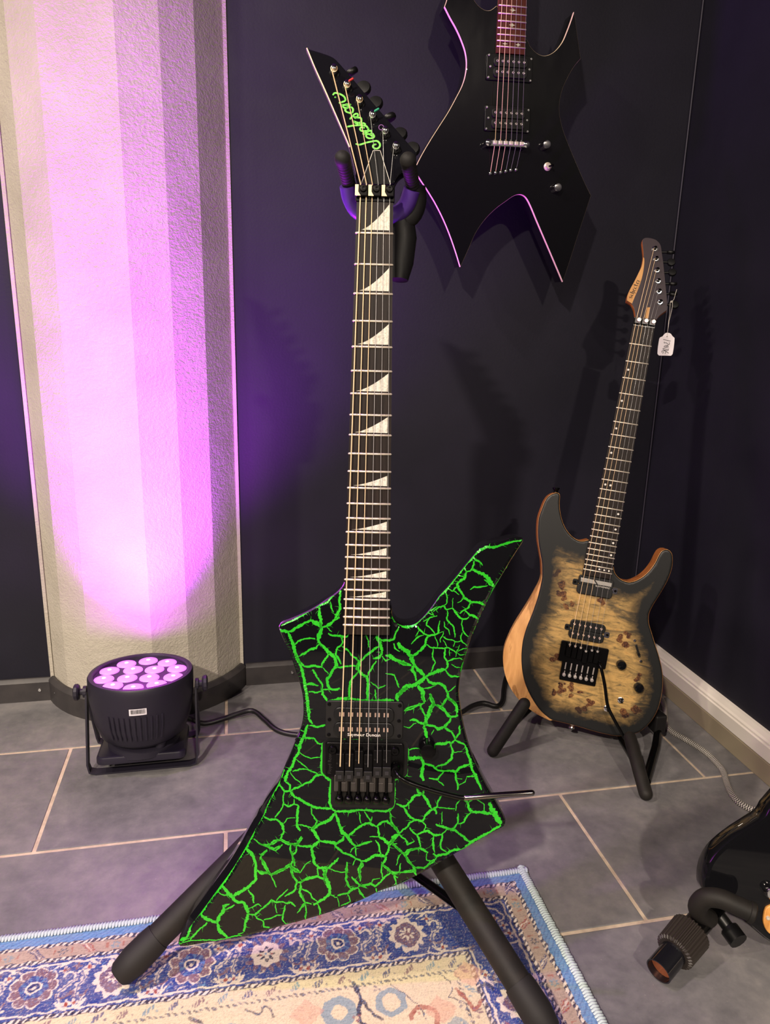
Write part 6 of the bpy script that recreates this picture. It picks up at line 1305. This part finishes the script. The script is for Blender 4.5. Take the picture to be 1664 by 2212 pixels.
# mains cable running behind the green guitar to the wall
cab = [(-.135, 1.418, .042), (-.104, 1.428, .022), (-.075, 1.431, .0055), (-.037, 1.438, .008), (.001, 1.450, .012), (.026, 1.452, .014), (.049, 1.420, .010), (.075, 1.379, .0055), (.112, 1.357, .005), (.19, 1.345, .005), (.30, 1.352, .005), (.40, 1.368, .005), (.470, 1.384, .006), (.505, 1.403, .010), (.535, 1.411, .010), (.560, 1.400, .006), (.579, 1.416, .006), (.603, 1.470, .006), (.630, 1.525, .006), (.655, 1.560, .006)]
tag(MB().tube(catm(cab, .008), .0052, 10).build('power_cable', M_CABLE, None, 60), 'black power cable lying on the floor from the uplighter to the back wall', 'cable')
# braided cable by the right wall
br_ = [(.952, 1.380, .0055), (.940, 1.345, .0055), (.914, 1.299, .0055), (.894, 1.261, .0055), (.894, 1.239, .0055), (.903, 1.213, .0055), (.913, 1.181, .0055), (.918, 1.145, .0055), (.913, 1.099, .0055), (.896, 1.062, .0055), (.882, 1.028, .0055), (.880, 1.002, .0055), (.890, .982, .0055), (.908, .966, .0055), (.925, .940, .0055), (.93, .90, .0055)]
pth = catm(br_, .004); b = MB().tube(pth, .0058, 12, cap=False)
o = b.build('braided_cable', M_BRAID, None, 60, fix=False)
uv = o.data.uv_layers.new(name='UVMap')
Lc = np.r_[0, np.cumsum(np.linalg.norm(np.diff(pth, axis=0), axis=1))]; data = []
for i in range(len(pth) - 1):
    for k in range(12):
        data += [Lc[i], k / 12, Lc[i], (k + 1) / 12, Lc[i + 1], (k + 1) / 12, Lc[i + 1], k / 12]
uv.data.foreach_set('uv', data)
tag(o, 'grey and black braided cable curving along the floor by the right wall', 'cable')
# ------------------------------------------------------------------ partly seen black guitar on a stand at the right edge
RMW = None
rn = Vector((-.30, -.905, .30)).normalized(); ry = Vector((.22, .25, .95)); rx = ry.cross(rn).normalized(); ry = rn.cross(rx).normalized()
RO_ = Vector((.691, .726, .1585))
RMW = Matrix(((rx.x, ry.x, rn.x, RO_.x), (rx.y, ry.y, rn.y, RO_.y), (rx.z, ry.z, rn.z, RO_.z), (0, 0, 0, 1)))
rg = thing('electric_guitar', 'gloss black guitar with a small wooden plate at the right edge, partly in view', 'guitar', RMW)
RBODY = RB_LOCAL
rbody, _ = solid_body(RBODY, 0.0, .040, rg, M_GLOSS, r=.006, corner=75)
pl_ = plate('wooden_plate', mm(RPLATE), -.001, .004, .0012, M_KOA, rg, step=.003)
sx_, sy_ = RSCREW
screw(pl_, (sx_ / 1000, sy_ / 1000, .0038), (0, 0, 1), .0030, M_NICKEL)
MB().lathe((RKNOB[0] / 1000, RKNOB[1] / 1000, 0), (0, 0, 1), [(.009, 0), (.009, .010), (.007, .013), (.001, .0132)], 20).build('control_knob', M_CHROME, rg, 40)
nk = [(.165, .30), (.205, .30)]
MB().box((.10, .41, -.012), (.052, .62, .022)).build('neck', M_GLOSS2, rg, None, bevel=.004)
MB().box((.10, .41, .002), (.050, .60, .006)).build('fretboard', M_EBONY, rg, None, bevel=.001)
plate('headstock', mm([(75, 705), (65, 790), (85, 850), (115, 845), (128, 780), (125, 705)]), -.018, -.004, .002, M_GLOSS, rg, step=.006)
# its stand: tube with ribbed clutch lying forward on the floor, padded cradle arm
rs = thing('guitar_stand', 'black guitar stand with ribbed clutch and hollow tube end at the right edge', 'stand', Matrix.Translation((.64, .74, 0)))
RS0 = Vector((.64, .74, 0))
def s3(b, name, m, **k_): b.xf(lambda p: p - RS0); return b.build(name, m, rs, **k_)
a = Vector((.5265, .6905, .0205)); e = Vector((.655, .758, .050)); d = (e - a).normalized()
R_ = .0172
s3(MB().lathe(a, d, [(R_ * .90, .030), (R_ * .90, 0), (R_, 0), (R_, .060), (R_ * .2, .060)], 32), 'leg_tube', M_GLOSS2, smooth=35)
s3(MB().lathe(a + d * .009, d, [(R_ * .88, 0), (R_ * .88, .001)], 24), 'tube_plug', M_COPPER, smooth=35)
nr_ = 30; prof = []
b = MB(); c0 = a + d * .036; up_ = Vector((0, 0, 1)); uu = d.cross(up_).normalized(); ww = d.cross(uu); rings = []
for h, k_ in ((0, .88), (.003, 1), (.043, 1.04), (.046, .9)):
    rg_ = []
    for i in range(nr_ * 4):
        an = 2 * math.pi * i / (nr_ * 4); rr_ = (.0245 + .0011 * (1 if (i % 4) < 2 else -1)) * k_
        rg_.append(tuple(c0 + d * h + (uu * math.cos(an) + ww * math.sin(an)) * rr_))
    rings.append(rg_)
s3(MB().loft(rings), 'ribbed_clutch', M_BROWNK, smooth=25)
s3(MB().tube([a + d * .080, e], [.0165, .0165], 20), 'inner_tube', M_BLACKM, smooth=50)
s3(MB().tube([tuple(e - d * .012), tuple(e + Vector((.000, -.034, -.018)))], .0085, 12).tube([tuple(e + Vector((.000, -.032, -.018))), tuple(e + Vector((.002, -.050, -.022)))], .013, 12), 'clamp_screw', M_BLACKP, smooth=40)
arm_ = catm([(.626, .733, .048), (.606, .728, .066), (.595, .721, .085), (.599, .714, .103), (.612, .703, .110), (.628, .691, .1075), (.641, .682, .1045)], .004)
s3(MB().tube(arm_, .0125, 18), 'padded_arm', M_FOAM, smooth=60)
s3(MB().lathe(Vector(arm_[-1]) - Vector((.0008, -.0008, 0)), Vector(arm_[-1]) - Vector(arm_[-2]), [(.0125, 0), (.0138, .001), (.0138, .006), (.0105, .008), (.0002, .0082)], 22), 'end_cap', M_FOAM, smooth=35)
s3(MB().tube([(.650, .750, .048), (.70, .800, .030), (.80, .86, .012)], .012, 14), 'rear_leg', M_BLACKM, smooth=50)
s3(MB().tube([(.70, .800, .030), (.76, .70, .012)], .010, 14), 'cross_leg', M_BLACKM, smooth=50)
